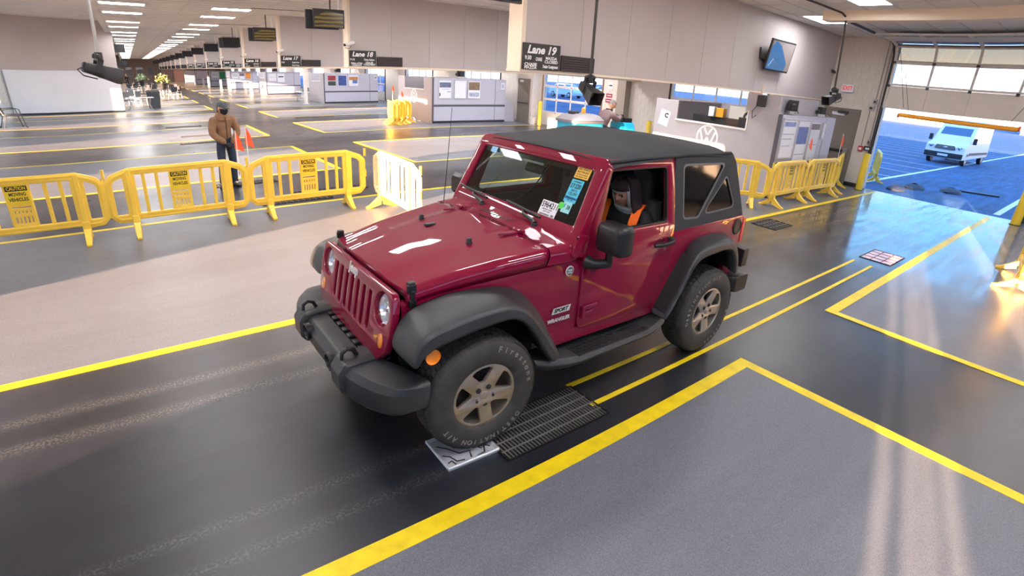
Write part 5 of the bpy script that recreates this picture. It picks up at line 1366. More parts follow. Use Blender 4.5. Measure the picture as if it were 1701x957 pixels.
section(Matrix.Translation((.03, 0, 3.595)) @ Matrix.Rotation(.36, 4, 'Y'), Y0, Y1, .46, False, 4, d1, pane=M_brown)
section(Matrix.Translation((.20, 0, 4.02)) @ Matrix.Rotation(1.40, 4, 'Y'), Y0, Y1, .62, False, 4, d1)
section(Matrix.Translation((.82, 0, 4.11)) @ Matrix.Rotation(1.57, 4, 'Y'), Y0, Y1, .62, True, 1, d1)
section(Matrix.Translation((1.46, 0, 4.11)) @ Matrix.Rotation(1.57, 4, 'Y'), Y0, Y1, .62, False, 4, d1)
for i in range(5):
    y = Y0 + .02 + i * (Y1 - Y0 - .04) / 4
    MB().box(.075, .10, y - .03, y + .03, 2.36, 2.98).build('stile_bracket' if False else 'bracket', M_dw, d1)
    MB().box(.08, .12, y - .035, y + .035, 2.93, 3.0).build('hinge', M_dark, d1); MB().box(.08, .12, y - .035, y + .035, 3.56, 3.62).build('hinge', M_dark, d1)
MB().box(.18, .30, Y0, Y1, 4.00, 4.05).cyl((.55, Y0, 4.17), (.55, Y1, 4.17), .05, 12).build('spring_shaft', mat('rusty_shaft', srgb(150, 120, 110), rough=.6), d1)
for y in (Y0 - .05, Y1 + .05):
    MB().tube([(.06, y, 0.0), (.06, y, 3.55), (.10, y, 3.80), (.25, y, 4.0), (.5, y, 4.10), (3.6, y, 4.14)], .03, 6).build('track', M_dark, d1)
MB().tube([(.12, Y0 + .1, 3.9), (.12, Y0 + .55, 2.42)], .006, 4).tube([(.12, Y1 - .1, 3.5), (.12, Y1 - .7, 2.42)], .006, 4).build('lift_cable', M_dark, d1)
MB().box(-.22, .0, Y0 - .06, Y0 - .0, 0, 4.12).box(-.22, .0, Y1 + .0, Y1 + .06, 0, 4.12).build('jamb', mat('blue_grey_jamb', srgb(120, 130, 160), rough=.5), d1)
t = empty('clearance_bar', (-15.25, -.14, 2.19), 0, 'orange-yellow clearance bar hanging under the raised door', 'bar')
MB().cyl((0, -1.33, .03), (0, 1.33, -.01), .055, 12).build('tube', mat('orange_yellow_tube', srgb(245, 165, 35), rough=.4), t, smooth=50)
for s in (-1, 1):
    MB().cyl((0, s * 1.33, .01), (0, s * 1.37, .01), .06, 12).build('end_cap', mat('orange_cap', srgb(215, 90, 40)), t); MB().cyl((0, s * 1.1, .05), (-.2, s * 1.5, 1.1), .006, 6).build('chain', M_dark, t)
# personnel door
d2 = empty('door_2', (XW, -3.14, 0), 0, kind='structure')
MB().box(.005, .05, -.47, .47, .02, 2.15).build('door_leaf', M_door, d2, bevel=.004)
MB().plate([(-.54, 0), (.54, 0), (.54, 2.22), (-.54, 2.22)], [[(-.48, 0.005), (.48, .005), (.48, 2.155), (-.48, 2.155)]], .07, 0, Matrix.Translation((.035, 0, 0)) @ Matrix(((0, 0, 1, 0), (1, 0, 0, 0), (0, 1, 0, 0), (0, 0, 0, 1)))).build('door_frame', M_door, d2)
MB().box(.05, .056, -.28, .10, 2.0, 2.09).build('name_plate', M_paper, d2)
MB().box(.05, .10, -.40, .40, .95, 1.02).build('push_bar', M_black, d2, bevel=.01); MB().box(.05, .11, .30, .44, .92, 1.06).build('latch', M_steel, d2, bevel=.01)
MB().box(.05, .10, -.1, .2, 2.06, 2.13).build('closer', M_dark, d2)
t = empty('exit_sign', (XW + .02, -3.12, 2.68), 0, 'small sign with red EXIT letters above the grey door', 'sign')
MB().box(0, .05, -.17, .17, 0, .22).build('case', M_paper, t, bevel=.004); MB().text('EXIT', .17, Matrix.Translation((.051, 0, .11)) @ TFX, .001, 0, .004, 'CENTER', .28).build('lettering', mat('exit_red', (.75, .04, .03), emit=.6), t)
def wall_box(y, z, w_, h_, d_, m, name, label, cat):
    t = empty(name, (XW + .008, y, z), 0, label, cat); MB().box(0, d_, -w_ / 2, w_ / 2, 0, h_).build('case', m, t, bevel=.006)
    MB().box(d_, d_ + .006, -w_ * .3, w_ * .3, h_ * .25, h_ * .7).build('face_plate', M_paper if m is M_black else M_dark if m is M_steel else M_paper, t)
wall_box(-2.36, 1.06, .13, .15, .06, mat('alarm_red', srgb(190, 30, 40), rough=.4), 'fire_alarm', 'red fire alarm box right of the grey door', 'alarm')
wall_box(-2.14, 1.10, .24, .13, .07, M_black, 'control_box', 'black control box beside the doorway', 'control box')
wall_box(-2.27, 2.42, .10, .14, .07, M_steel, 'junction_box', 'upper grey junction box on the conduits', 'junction box'); wall_box(-2.33, 2.24, .15, .14, .08, M_steel, 'junction_box', 'lower wider junction box on the conduits', 'junction box')
wall_box(-2.17, 1.28, .07, .15, .06, M_steel, 'switch_box', 'small switch box above the black control box', 'switch')
M_cond = mat('painted_conduit', srgb(150, 142, 140), rough=.5)
for (y0, z0, z1, lab) in ((-2.36, 1.21, 2.24, 'thin conduit from the fire alarm up to the junction box'), (-2.17, 1.43, CEIL, 'right conduit rising from the switch box to the ceiling'), (-2.27, 2.56, CEIL, 'left conduit rising from the junction box to the ceiling')):
    item('conduit', lab, 'conduit', MB().cyl((XW + .03, y0, z0), (XW + .03, y0, z1), .014, 8), M_cond, 'wall conduits', smooth=50)
t = empty('security_camera', (XW + .2, -3.62, 3.25), 0, 'small dark camera in the corner above the grey door', 'camera')
MB().tube([(-.1, 0, 0), (.1, .05, -.02), (.2, .15, -.06)], [.03, .045, .04], 8).build('housing', M_dark, t, smooth=40); MB().tube([(0, 0, 0), (.05, -.1, .08), (-.1, -.12, .1)], .012, 6).build('mount', M_dark, t)
def bollard(x, y, h, r, label, grp='yellow bollards'):
    t = empty('bollard', (x, y, 0), 0, label, 'bollard', grp)
    MB().lathe([(r, 0), (r, h - .02), (r * .9, h), (0, h + .01)], 20).build('sleeve', mat('bollard_yellow', srgb(232, 196, 50), rough=.4), t, smooth=50); MB().lathe([(r + .02, 0), (r + .02, .015), (0, .015)], 20).build('base_ring', M_base, t)
bollard(-15.08, -1.97, 1.06, .095, 'tall yellow bollard at the left side of the doorway'); bollard(-15.0, 1.86, 1.1, .10, 'yellow bollard at the right side of the doorway')
bollard(-15.0, -16.6, 1.15, .09, 'yellow bollard left of the glazed roll-up door'); bollard(-17.2, -13.7, 1.0, .09, 'yellow bollard outdoors behind the glazed roll-up door'); bollard(-14.9, -9.9, .95, .10, 'yellow bollard just above the cloth top beside the grey wall column')
item('bucket', 'white bucket beside the yellow bollard at the far wall', 'bucket', MB().lathe([(.12, 0), (.15, .34), (.155, .36), (0, .35)], 18, Matrix.Translation((-14.95, -17.05, 0))), M_white, smooth=40)

# glazed roll-up doors of the other lanes
for k in (1, 2, 3, 4, 5, 6):
    dk = empty('door_%d' % (k + 2), (XW - .05, -.07 - PITCH * k, 0), 0, kind='structure')
    section(Matrix.Translation((0, 0, 0)), -1.96, 1.96, .62, True, 1, dk)
    for j in range(1, 6): section(Matrix.Translation((0, 0, .62 * j)), -1.96, 1.96, .62, False, 4, dk)
    section(Matrix.Translation((0, 0, 3.72)), -1.96, 1.96, .42, True, 1, dk)
    for j in range(1, 4):
        for i in range(1, 4): MB().box(.045, .07, -1.96 + i * .98 - .02, -1.96 + i * .98 + .02, .62 * j - .03, .62 * j + .03).build('hinge', mat('dull_pink_hinge', srgb(170, 130, 130)), dk)
    for y in (-2.0, 2.0): MB().box(.03, .10, y - .03, y + .03, 0, 3.9).build('track', M_dark if k != 2 else mat('rust_track', srgb(130, 105, 90)), dk)
d9 = empty('door_9', (XW, -18.0, 0), 0, kind='structure')
MB().box(.505, .56, -.45, .47, .02, 2.15).build('door_leaf', M_door, d9); MB().box(.56, .566, -.28, .0, 1.98, 2.08).build('name_plate', M_paper, d9); MB().box(.56, .60, -.4, .4, .95, 1.0).build('push_bar', M_dark, d9)
# notices on the far wall
for (y, z, w_, h_, c, lab) in ((-12.72, 1.98, .26, .28, (235, 220, 220), 'round-marked notice on the far block wall'), (-12.76, 1.62, .34, .16, (150, 40, 60), 'upper red notice on the far block wall'), (-12.78, 1.40, .34, .16, (150, 40, 60), 'lower red notice on the far block wall')):
    t = empty('wall_notice', (XW + .012, y, z), 0, lab, 'notice', 'notices on the far wall'); MB().box(0, .012, -w_ / 2, w_ / 2, 0, h_).build('board', mat('notice_%d' % c[0], srgb(*c)), t); MB().box(.012, .014, -w_ * .35, w_ * .35, h_ * .4, h_ * .6).build('mark', M_paper if c[0] < 200 else M_dark, t)

# ---------------------------------------------------------------- outdoors
M_vw = mat('white_van_paint', srgb(242, 234, 226), rough=.3, coat=.6); M_vg = mat('van_glass', (.05, .14, .28), rough=.06, spec=.8)
M_vb = mat('van_black', (.02, .022, .028), rough=.5)
def vehicle_wheel(parent, x, y, r, w_):
    s = 1 if y > 0 else -1
    T = Matrix.Translation((x, y, r)) @ (Matrix(((-1, 0, 0, 0), (0, 0, 1, 0), (0, 1, 0, 0), (0, 0, 0, 1))) if s > 0 else Matrix(((1, 0, 0, 0), (0, 0, -1, 0), (0, 1, 0, 0), (0, 0, 0, 1))))
    o = MB().lathe([(r * .62, w_ / 2), (r * .9, w_ / 2), (r, w_ * .36), (r, -w_ * .36), (r * .9, -w_ / 2), (0, -w_ / 2)], 24, T).build('wheel', M_vb, parent, smooth=40)
    MB().lathe([(r * .63, w_ * .46), (r * .55, w_ * .40), (r * .2, w_ * .42), (0, w_ * .45)], 20, T).build('rim', M_steel, o, smooth=40)
van = empty('van', (-31.6, -3.25, -.012), -.05, 'white delivery van parked outside the open doorway', 'van'); van.scale = (.92, .92, .90)
prof = [(.0, .40), (.06, .62), (.10, .98), (.30, 1.10), (.92, 1.26), (1.72, 2.10), (2.05, 2.42), (2.7, 2.50), (5.45, 2.50), (5.6, 2.35), (5.62, .45), (0.1, .33)]
def van_ring(t):     # half width shrinks toward the roof
    return t
rings = []
for yv, sh in ((-.98, .05), (-.93, 0), (.93, 0), (.98, .05)):
    rings.append([(.35 - x, yv * (1 - .13 * max(0, (z - 1.2) / 1.3)), z) for x, z in [(min(max(px, sh), 5.62 - sh), pz if pz < 2.4 else pz - sh) for px, pz in prof]])
vb = MB().loft(rings).build('van_body', M_vw, van, smooth=30, bevel=.02)
def vg(name, pts, m): MB().add(pts, [tuple(range(len(pts)))]).build(name, m, van)
vg('windscreen', [(.35 - 1.0 + .012, -.78, 1.33), (.35 - 1.0 + .012, .78, 1.33), (.35 - 1.70 + .02, .72, 2.06), (.35 - 1.70 + .02, -.72, 2.06)], M_vg)
for s in (-1, 1):
    vg('side_window', [(.35 - 1.25, s * .972, 1.36), (.35 - 1.75, s * .905, 1.98), (.35 - 2.6, s * .905, 1.98), (.35 - 2.6, s * .972, 1.36)], M_vg)
    MB().box(-.72, -.60, s * 1.02, s * 1.20, 1.24, 1.58).build('door_mirror', M_vb, van, bevel=.02)
    MB().add([(.30, s * .55, 1.02), (.28, s * .88, 1.04), (.18, s * .93, 1.16), (.12, s * .60, 1.08)], [(0, 1, 2, 3)]).lathe([(.1, 0), (0, .02)], 12, frame((.31, s * .72, .98), (0, 1, 0), (0, 0, 1))).build('headlamp', M_chrome, van)
    MB().box(-5.0, -.9, s * .97, s * .99, .60, .74).build('side_strip', M_vb, van)
    for x in (-.62, -4.35): vehicle_wheel(van, x, s * .86, .36, .22)
MB().plate(rpoly([(-.52, .84), (.52, .84), (.46, 1.06), (-.46, 1.06)], .04, 3), [], .03, 0, Matrix.Translation((.315, 0, 0)) @ TFX).build('grille', M_vb, van)
for i in range(3): MB().box(.325, .338, -.47, .47, .88 + i * .06, .90 + i * .06).build('grille_bar', M_chrome, van)
MB().lathe([(.12, 0), (.1, .015), (0, .02)], 20, frame((.335, 0, .95), (0, 1, 0), (0, 0, 1)) @ Matrix.Diagonal((1, .45, 1, 1))).build('oval_badge', M_chrome, van)
MB().box(.10, .42, -.96, .96, .38, .66).build('bumper', M_vb, van, bevel=.04); MB().box(.42, .43, -.26, .26, .46, .58).build('number_plate', M_paper, van)

def sedan(x, y, rz, m, label, suv=False):
    t = empty('parked_car', (x, y, -.012), rz, label, 'car', 'cars parked behind the glazed doors')
    k = 1.15 if suv else 1.0
    prof = [(2.3, .35), (2.32, .62), (2.1, .80 * k), (1.15, .93 * k), (.35, 1.38 * k), (-.9, 1.42 * k), (-1.75, 1.05 * k), (-2.25, .98 * k), (-2.3, .40)]
    MB().loft([[(px * (1 - e), yv * (1 - .2 * max(0, (pz - .85) / .6)), pz) for px, pz in prof] for yv, e in ((-.90, .03), (-.84, 0), (.84, 0), (.90, .03))]).build('car_body', m, t, smooth=30)
    for s in (-1, 1):
        MB().add([(1.0, s * .885, .96 * k), (.30, s * .80, 1.32 * k), (-.85, s * .80, 1.35 * k), (-1.6, s * .87, 1.0 * k)], [(0, 1, 2, 3)]).build('side_window', M_vg, t)
        for wx in (1.42, -1.42): vehicle_wheel(t, wx, s * .80, .34, .2)
    MB().add([(1.14, -.75, .95 * k), (1.14, .75, .95 * k), (.37, .66, 1.375 * k), (.37, -.66, 1.375 * k)], [(0, 1, 2, 3)]).build('windscreen', M_vg, t)
sedan(-43.2, -45.4, PI / 2, mat('silver_car_paint', srgb(225, 228, 232), rough=.3, coat=.6), 'pale car parked behind the left panes of the glazed door', True)
sedan(-42.8, -37.9, PI / 2, mat('dark_blue_car_paint', srgb(30, 42, 70), rough=.3, coat=.6), 'dark blue car parked behind the right panes of the glazed door', True)
sedan(-54.0, -56.5, PI / 2, mat('white_car_paint', srgb(235, 238, 242), rough=.3, coat=.6), 'white car in the second row behind the glazed door')
sedan(-53.0, -48.0, PI / 2, mat('teal_car_paint', srgb(80, 150, 175), rough=.3, coat=.6), 'teal car in the second row behind the glazed door')
sedan(-25.5, -11.0, PI / 2, mat('blue_car_paint', srgb(60, 100, 160), rough=.3, coat=.6), 'blue car seen through the window above the counter', True)
# debris bags outside
for (x, y, s, lab) in ((-17.0, -1.45, .30, 'small dark bag lying outdoors beside the doorway, nearest the wall'), (-18.3, -1.25, .34, 'dark bag lying outdoors just past the doorway'), (-19.2, -.35, .36, 'flat dark bag farther out on the wet ground')):
    b = MB(); rnd = random.Random(int(x * 100))
    b.lathe([(s * 1.05, 0), (s * 1.1, .04), (s * .8, .10), (s * .4, .14), (0, .16)], 14, Matrix.Translation((x, y, -.012)) @ Matrix.Diagonal((1.2, .8, 1, 1)))
    b.v = [(vx + rnd.uniform(-.04, .04), vy + rnd.uniform(-.04, .04), vz + (rnd.uniform(0, .03) if vz > 0 else 0)) for vx, vy, vz in b.v]
    item('sandbag', lab, 'bag', b, mat('dark_bag', srgb(60, 68, 84), rough=.7), 'bags outside the doorway', smooth=50)
item('board', 'dark plank lying outdoors beyond the bags', 'plank', MB().box(-.55, .55, -.12, .12, 0, .05, at3(-20.35, .25, -.012, 0, 0, 2.0)), mat('dark_plank', srgb(40, 44, 54)))
# distant low buildings seen past the yard
for i, (x, y0, y1, h, c) in enumerate(((-150, -60, -20, 6, (190, 190, 210)), (-170, -15, 22, 5, (205, 200, 215)), (-160, 26, 60, 7, (185, 185, 205)))):
    t = empty('far_building', (x, (y0 + y1) / 2, 0), 0, 'pale low building far across the yard, number %s' % ['left', 'middle', 'right'][i] if False else ['pale low building far across the yard, leftmost', 'pale low building far across the yard behind the van', 'pale low building far across the yard, rightmost'][i], 'building', 'far buildings')
    MB().box(-6, 6, y0 - (y0 + y1) / 2, y1 - (y0 + y1) / 2, 0, h).build('wall', mat('far_wall_%d' % i, srgb(*c)), t); MB().box(-6.3, 6.3, y0 - (y0 + y1) / 2 - .3, y1 - (y0 + y1) / 2 + .3, h, h + .3).build('roof', M_white, t)
# ---------------------------------------------------------------- people
def skin_mesh(joints, edges, root, sub=2):
    """one smooth surface grown round a joint skeleton; joints: name -> (x, y, z, radius)"""
    names = list(joints); idx = {n_: i for i, n_ in enumerate(names)}
    me = bpy.data.meshes.new('skeleton'); me.from_pydata([joints[n_][:3] for n_ in names], [(idx[a], idx[b]) for a, b in edges], [])
    o = bpy.data.objects.new('skeleton', me); COL.objects.link(o)
    sk = o.modifiers.new('skin', 'SKIN'); sk.use_smooth_shade = True; sk.branch_smoothing = .6
    if not me.skin_vertices: me.attributes.new
    for i, n_ in enumerate(names):
        r = joints[n_][3]; sv = me.skin_vertices[0].data[i]
        sv.radius = r if isinstance(r, tuple) else (r, r); sv.use_root = (n_ == root)
    ss = o.modifiers.new('sub', 'SUBSURF'); ss.levels = sub; ss.render_levels = sub
    dg = bpy.context.evaluated_depsgraph_get(); dg.update()
    m2 = bpy.data.meshes.new_from_object(o.evaluated_get(dg))
    b = MB().add([tuple(v.co) for v in m2.vertices], [tuple(p.vertices) for p in m2.polygons])
    bpy.data.objects.remove(o); bpy.data.meshes.remove(me); bpy.data.meshes.remove(m2)
    return b
def union(b, voxel, iters=3):
    """join overlapping closed pieces into one continuous surface"""
    me = bpy.data.meshes.new('union'); me.from_pydata(b.v, [], b.f)
    bm = bmesh.new(); bm.from_mesh(me); bmesh.ops.remove_doubles(bm, verts=bm.verts, dist=1e-6)
    bmesh.ops.holes_fill(bm, edges=bm.edges, sides=0); bmesh.ops.recalc_face_normals(bm, faces=bm.faces); bm.to_mesh(me); bm.free()
    o = bpy.data.objects.new('union', me); COL.objects.link(o)
    m = o.modifiers.new('remesh', 'REMESH'); m.mode = 'VOXEL'; m.voxel_size = voxel; m.adaptivity = 0; m.use_smooth_shade = True
    if iters: m = o.modifiers.new('smooth', 'SMOOTH'); m.factor = .5; m.iterations = iters
    dg = bpy.context.evaluated_depsgraph_get(); dg.update()
    m2 = bpy.data.meshes.new_from_object(o.evaluated_get(dg))
    r = MB().add([tuple(v.co) for v in m2.vertices], [tuple(p.vertices) for p in m2.polygons])
    bpy.data.objects.remove(o); bpy.data.meshes.remove(me); bpy.data.meshes.remove(m2)
    return r
def head_mb(M, R=.115):
    """head with brow, nose, mouth, chin and ears; local z up, face toward local +y, origin at the head's centre"""
    b = MB(); nu, nv = 30, 22; rings = []
    for j in range(nv + 1):
        v = -PI / 2 + PI * j / nv; ring = []
        for i in range(nu):
            u = 2 * PI * i / nu
            x, y, z = math.cos(v) * math.sin(u), math.cos(v) * math.cos(u), math.sin(v)
            px, py, pz = x * .76, y * .92, z * 1.08
            front = max(0, y)
            if z < 0: px *= 1 - .34 * (-z) ** 1.3; py *= 1 - .10 * (-z)                 # jaw
            g = lambda cx, cz, sx, sz: math.exp(-((px - cx) / sx) ** 2 - ((pz - cz) / sz) ** 2) * (front > .2)
            py += .26 * g(0, -.16, .09, .13) + .17 * g(0, .02, .06, .16) + .06 * g(0, .22, .35, .07) - .09 * (g(-.27, .06, .13, .09) + g(.27, .06, .13, .09))
            py += .07 * g(0, -.42, .17, .045) + .055 * g(0, -.52, .15, .045) - .04 * g(0, -.47, .14, .02) + .10 * g(0, -.76, .17, .13)
            py += .04 * (g(-.36, -.18, .16, .14) + g(.36, -.18, .16, .14))
            ring.append((px * R, py * R, pz * R))
        rings.append(ring)
    b.loft(rings, True, False, False)
    for s in (-1, 1):
        b.loft([[(s * (R * .74 + dx), R * (-.05 + .20 * k * math.cos(a)), R * (-.02 + .30 * k * math.sin(a))) for a in [2 * PI * q / 10 for q in range(10)]] for dx, k in ((-.01, .7), (.006, 1.0), (.014, .9), (.010, .4))])
    b.v = [tuple(M @ Vector(p)) for p in b.v]
    return b
def eyes_mb(M, R=.115):
    b = MB()
    for s in (-1, 1):
        b.lathe([(R * .10, -.01), (R * .09, .0), (R * .05, .004), (0, .005)], 10, M @ Matrix.Translation((s * R * .27, R * .80, R * .06)) @ Matrix.Rotation(-PI / 2, 4, 'X'))
    return b
def hand_mb(M, curl=.5, side=1, s=1.0):
    """palm and five separate fingers; local y toward the fingertips, z out of the back of the hand, thumb on side*x"""
    b = MB()
    b.loft([[(x * s, y * s, z * s) for x, z in rrect(-w_, w_, -h_, h_, h_ * .8, 2)] for y, w_, h_ in ((-.01, .024, .018), (.02, .034, .016), (.06, .041, .014), (.09, .040, .012))])
    for i, (x, ln) in enumerate(((-.031, .062), (-.011, .074), (.011, .078), (.031, .070))):
        x *= -side
        pts = [Vector((x, .082, 0))]; a = 0
        for k, f in enumerate((.45, .32, .23)):
            a -= curl * (.6, .9, .7)[k]; pts.append(pts[-1] + Vector((x * .05, math.cos(a), math.sin(a))) * ln * f)
        b.tube([tuple(p * s) for p in pts], [.0095 * s, .0088 * s, .008 * s, .006 * s], 8)
    pts = [Vector((side * .030, .015, -.002)), Vector((side * .052, .040, -.012)), Vector((side * .058, .066, -.022 - curl * .01)), Vector((side * .050, .088, -.030 - curl * .02))]
    b.tube([tuple(p * s) for p in pts], [.013 * s, .0115 * s, .010 * s, .007 * s], 8)
    b.v = [tuple(M @ Vector(p)) for p in b.v]
    return b
def look(o, fwd, up=(0, 0, 1)):
    f = Vector(fwd).normalized(); u = Vector(up); x = f.cross(u).normalized(); u = x.cross(f)
    return Matrix(((x.x, f.x, u.x, o[0]), (x.y, f.y, u.y, o[1]), (x.z, f.z, u.z, o[2]), (0, 0, 0, 1)))
M_skin = mat('skin', srgb(214, 160, 132), rough=.5, sub=.15)
M_jean = mat('dark_blue_denim', srgb(44, 56, 78), rough=.85, vary=.25, vscale=9, bump=.2, bscale=200)
M_tan = mat('tan_canvas_jacket', srgb(138, 104, 78), rough=.85, vary=.15, vscale=7, bump=.25, bscale=60)
M_shoe = mat('dark_shoe', srgb(40, 30, 28), rough=.5)
M_glove = mat('black_glove', (.015, .015, .017), rough=.8)

LEGS = [('pelvis', 'hipL'), ('hipL', 'kneeL'), ('kneeL', 'calfL'), ('calfL', 'ankL'), ('pelvis', 'hipR'), ('hipR', 'kneeR'), ('kneeR', 'calfR'), ('calfR', 'ankR')]
TRUNK = [('pelvis', 'waist'), ('waist', 'chest'), ('chest', 'neck0')]
ARMS = [('chest', 'shL'), ('shL', 'elL'), ('elL', 'wrL'), ('chest', 'shR'), ('shR', 'elR'), ('elR', 'wrR')]
def figure(t, J, head_M, cloth_top, cloth_leg, hands, shoes=True, grow=.016, R=.112, hand_mat=None, face=True, hem=.02, voxel=.006):
    body = skin_mesh(J, LEGS + TRUNK + ARMS + [('neck0', 'neck1')] + [(a, b_) for a, b_ in (('ankL', 'toeL'), ('ankR', 'toeR')) if b_ in J], 'pelvis', 2)
    body.merge(head_mb(head_M, R))
    if hand_mat is None:
        for h in hands: body.merge(hand_mb(*h))
    union(body, voxel, 2).build('body', M_skin, t, smooth=180)
    if face:
        eyes_mb(head_M, R).build('eyes', mat('dark_eye', (.02, .015, .012), rough=.2), t)
        for s in (-1, 1):
            MB().tube([tuple(head_M @ Vector((s * R * a, R * b_, R * c))) for a, b_, c in ((.14, .985, .19), (.28, .955, .235), (.42, .86, .20))], [.004, .0045, .003], 6).build('eyebrow', mat('brow_hair', srgb(70, 56, 48), rough=.9), t)
        MB().tube([tuple(head_M @ Vector((R * a, R * b_, R * c))) for a, b_, c in ((-.20, .80, -.47), (-.08, .875, -.455), (.08, .875, -.455), (.20, .80, -.47))], [.003, .0055, .0055, .003], 6).build('lips', mat('lips', srgb(176, 110, 100), rough=.5), t)
    def fat(keys, e): 
        return {k: (*J[k][:3], tuple(q + e for q in J[k][3]) if isinstance(J[k][3], tuple) else J[k][3] + e) for k in keys}
    jl = fat(['pelvis', 'hipL', 'kneeL', 'calfL', 'ankL', 'hipR', 'kneeR', 'calfR', 'ankR', 'waist'], grow)
    jl['ankL'] = (*jl['ankL'][:2], jl['ankL'][2] - .05, .075); jl['ankR'] = (*jl['ankR'][:2], jl['ankR'][2] - .05, .075)
    union(skin_mesh(jl, LEGS + [('pelvis', 'waist')], 'pelvis'), .012, 4).build('trousers', cloth_leg, t, smooth=180)
    jt = fat(['pelvis', 'waist', 'chest', 'neck0', 'shL', 'elL', 'wrL', 'shR', 'elR', 'wrR'], grow * 1.5)
    p = jt['pelvis']; jt['pelvis'] = (p[0], p[1], p[2] + hem, tuple(q + .012 for q in p[3]) if isinstance(p[3], tuple) else p[3] + .012)
    jt['neck0'] = (*jt['neck0'][:3], .098); jt['shL'] = (*jt['shL'][:3], jt['shL'][3] + .014); jt['shR'] = (*jt['shR'][:3], jt['shR'][3] + .014)
    union(skin_mesh(jt, TRUNK + ARMS, 'pelvis'), .011, 8).build('jacket', cloth_top, t, smooth=180)
    if hand_mat is not None:
        for h in hands: union(hand_mb(*h), .004, 1).build('glove', hand_mat, t, smooth=180)
    if shoes:
        for s in 'LR':
            a, q = Vector(J['ank' + s][:3]), Vector(J['toe' + s][:3]); d = (q - a); d.z = 0; d.normalize(); n_ = Vector((-d.y, d.x, 0))
            secs = []
            for f, w_, h_ in ((-.07, .030, .05), (-.05, .042, .085), (.02, .044, .10), (.09, .048, .075), (.16, .050, .055), (.205, .040, .045), (.225, .02, .03)):
                c0 = Vector((a.x, a.y, 0)) + d * f
                secs.append([tuple(c0 + n_ * x + Vector((0, 0, z))) for x, z in rrect(-w_, w_, 0.002, h_, min(w_, h_) * .4, 3)])
            MB().loft(secs).build('shoe', M_shoe, t, smooth=45)

# standing man behind the barriers: cap, mask, tan jacket, gloved hands clasped in front
man = empty('person', (.03, -8.42, 0), 0.22, 'person standing in grey cap, dark mask and tan jacket, gloved hands clasped', 'person')
J = {'pelvis': (0, 0, .93, (.145, .105)), 'waist': (0, .0, 1.10, (.145, .11)), 'chest': (0, -.02, 1.30, (.160, .100)), 'neck0': (0, -.02, 1.43, .046), 'neck1': (0, .02, 1.52, .050),
     'hipL': (-.10, 0, .86, .090), 'kneeL': (-.115, .02, .48, .062), 'calfL': (-.118, -.01, .34, .058), 'ankL': (-.12, -.03, .09, .042), 'toeL': (-.13, .10, .035, .03),
     'hipR': (.10, 0, .86, .090), 'kneeR': (.12, .03, .48, .062), 'calfR': (.125, .0, .34, .058), 'ankR': (.135, -.02, .09, .042), 'toeR': (.20, .10, .035, .03),
     'shL': (-.20, -.01, 1.36, .068), 'elL': (-.27, .04, 1.08, .052), 'wrL': (-.06, .22, .90, .036), 'shR': (.20, -.01, 1.36, .068), 'elR': (.26, .06, 1.08, .052), 'wrR': (.06, .22, .90, .036)}
HM = look((0, .035, 1.565), (-.42, .88, -.16))
figure(man, J, HM, M_tan, M_jean, [(look((-.055, .225, .895), (.75, .45, -.55), (0, .8, .5)), .9, 1), (look((.055, .235, .89), (-.75, .45, -.55), (0, .8, .5)), .9, -1)], hand_mat=M_glove, R=.108, hem=-.07)
# jacket zip and collar, jeans hem left to the cloth
MB().tube([(0, .155, 1.40), (.0, .165, 1.25), (0, .16, 1.10), (0, .155, .98)], .008, 6).build('zip', M_glove, man)
MB().loft([[(r * math.cos(a) * 1.05, -.01 + r * math.sin(a), z + .02 * -math.sin(a)) for a in [2 * PI * i / 20 for i in range(20)]] for r, z in ((.150, 1.36), (.128, 1.41), (.108, 1.46), (.096, 1.50), (.086, 1.495), (.08, 1.43))], True, False, False).build('collar', M_tan, man, smooth=50)
R = .108
cap = MB().loft([[tuple(HM @ Vector((R * k * .80 * math.sin(a), R * k * .97 * math.cos(a) - R * .02, R * z))) for a in [2 * PI * i / 24 for i in range(24)]] for k, z in ((1.04, .30), (1.07, .50), (1.0, .80), (.80, 1.05), (.45, 1.20), (.05, 1.25))])
cap.loft([[tuple(HM @ Vector((x * R * .72 * (1 - q * q * .25), R * (.85 + q * .75 - x * x * .25 * (1)), R * (.42 - q * .16 - x * x * .10 + e)))) for x in [-1 + i / 5 for i in range(11)]] for q, e in ((0, 0), (.5, .0), (1, 0))], False)
cb = cap.build('cap', mat('grey_green_cap', srgb(82, 92, 92), rough=.85), man, smooth=50); m_ = cb.modifiers.new('thick', 'SOLIDIFY'); m_.thickness = .006
mk = MB().loft([[tuple(HM @ Vector((R * w_ * math.sin(a), R * d_ * math.cos(a) , R * z))) for a in [-1.35 + 2.7 * i / 14 for i in range(15)]] for z, w_, d_ in ((.04, .80, 1.05), (-.10, .82, 1.22), (-.30, .80, 1.26), (-.60, .70, 1.16), (-.92, .52, .98), (-1.04, .40, .80))], False)
mo = mk.build('face_mask', mat('dark_navy_mask', srgb(26, 28, 42), rough=.85), man, smooth=60); m_ = mo.modifiers.new('thick', 'SOLIDIFY'); m_.thickness = .004
b = MB()
for s in (-1, 1):
    b.tube([tuple(HM @ Vector((R * (s * .28 + .17 * math.cos(a)), R * 1.0, R * (.08 + .12 * math.sin(a))))) for a in [2 * PI * i / 14 for i in range(14)]], .003, 5, closed=True)
    b.tube([tuple(HM @ Vector(q)) for q in ((s * R * .45, R * .98, R * .10), (s * R * .78, R * .5, R * .10), (s * R * .80, 0, R * .08))], .003, 5)
b.build('eyeglasses', M_steel, man)
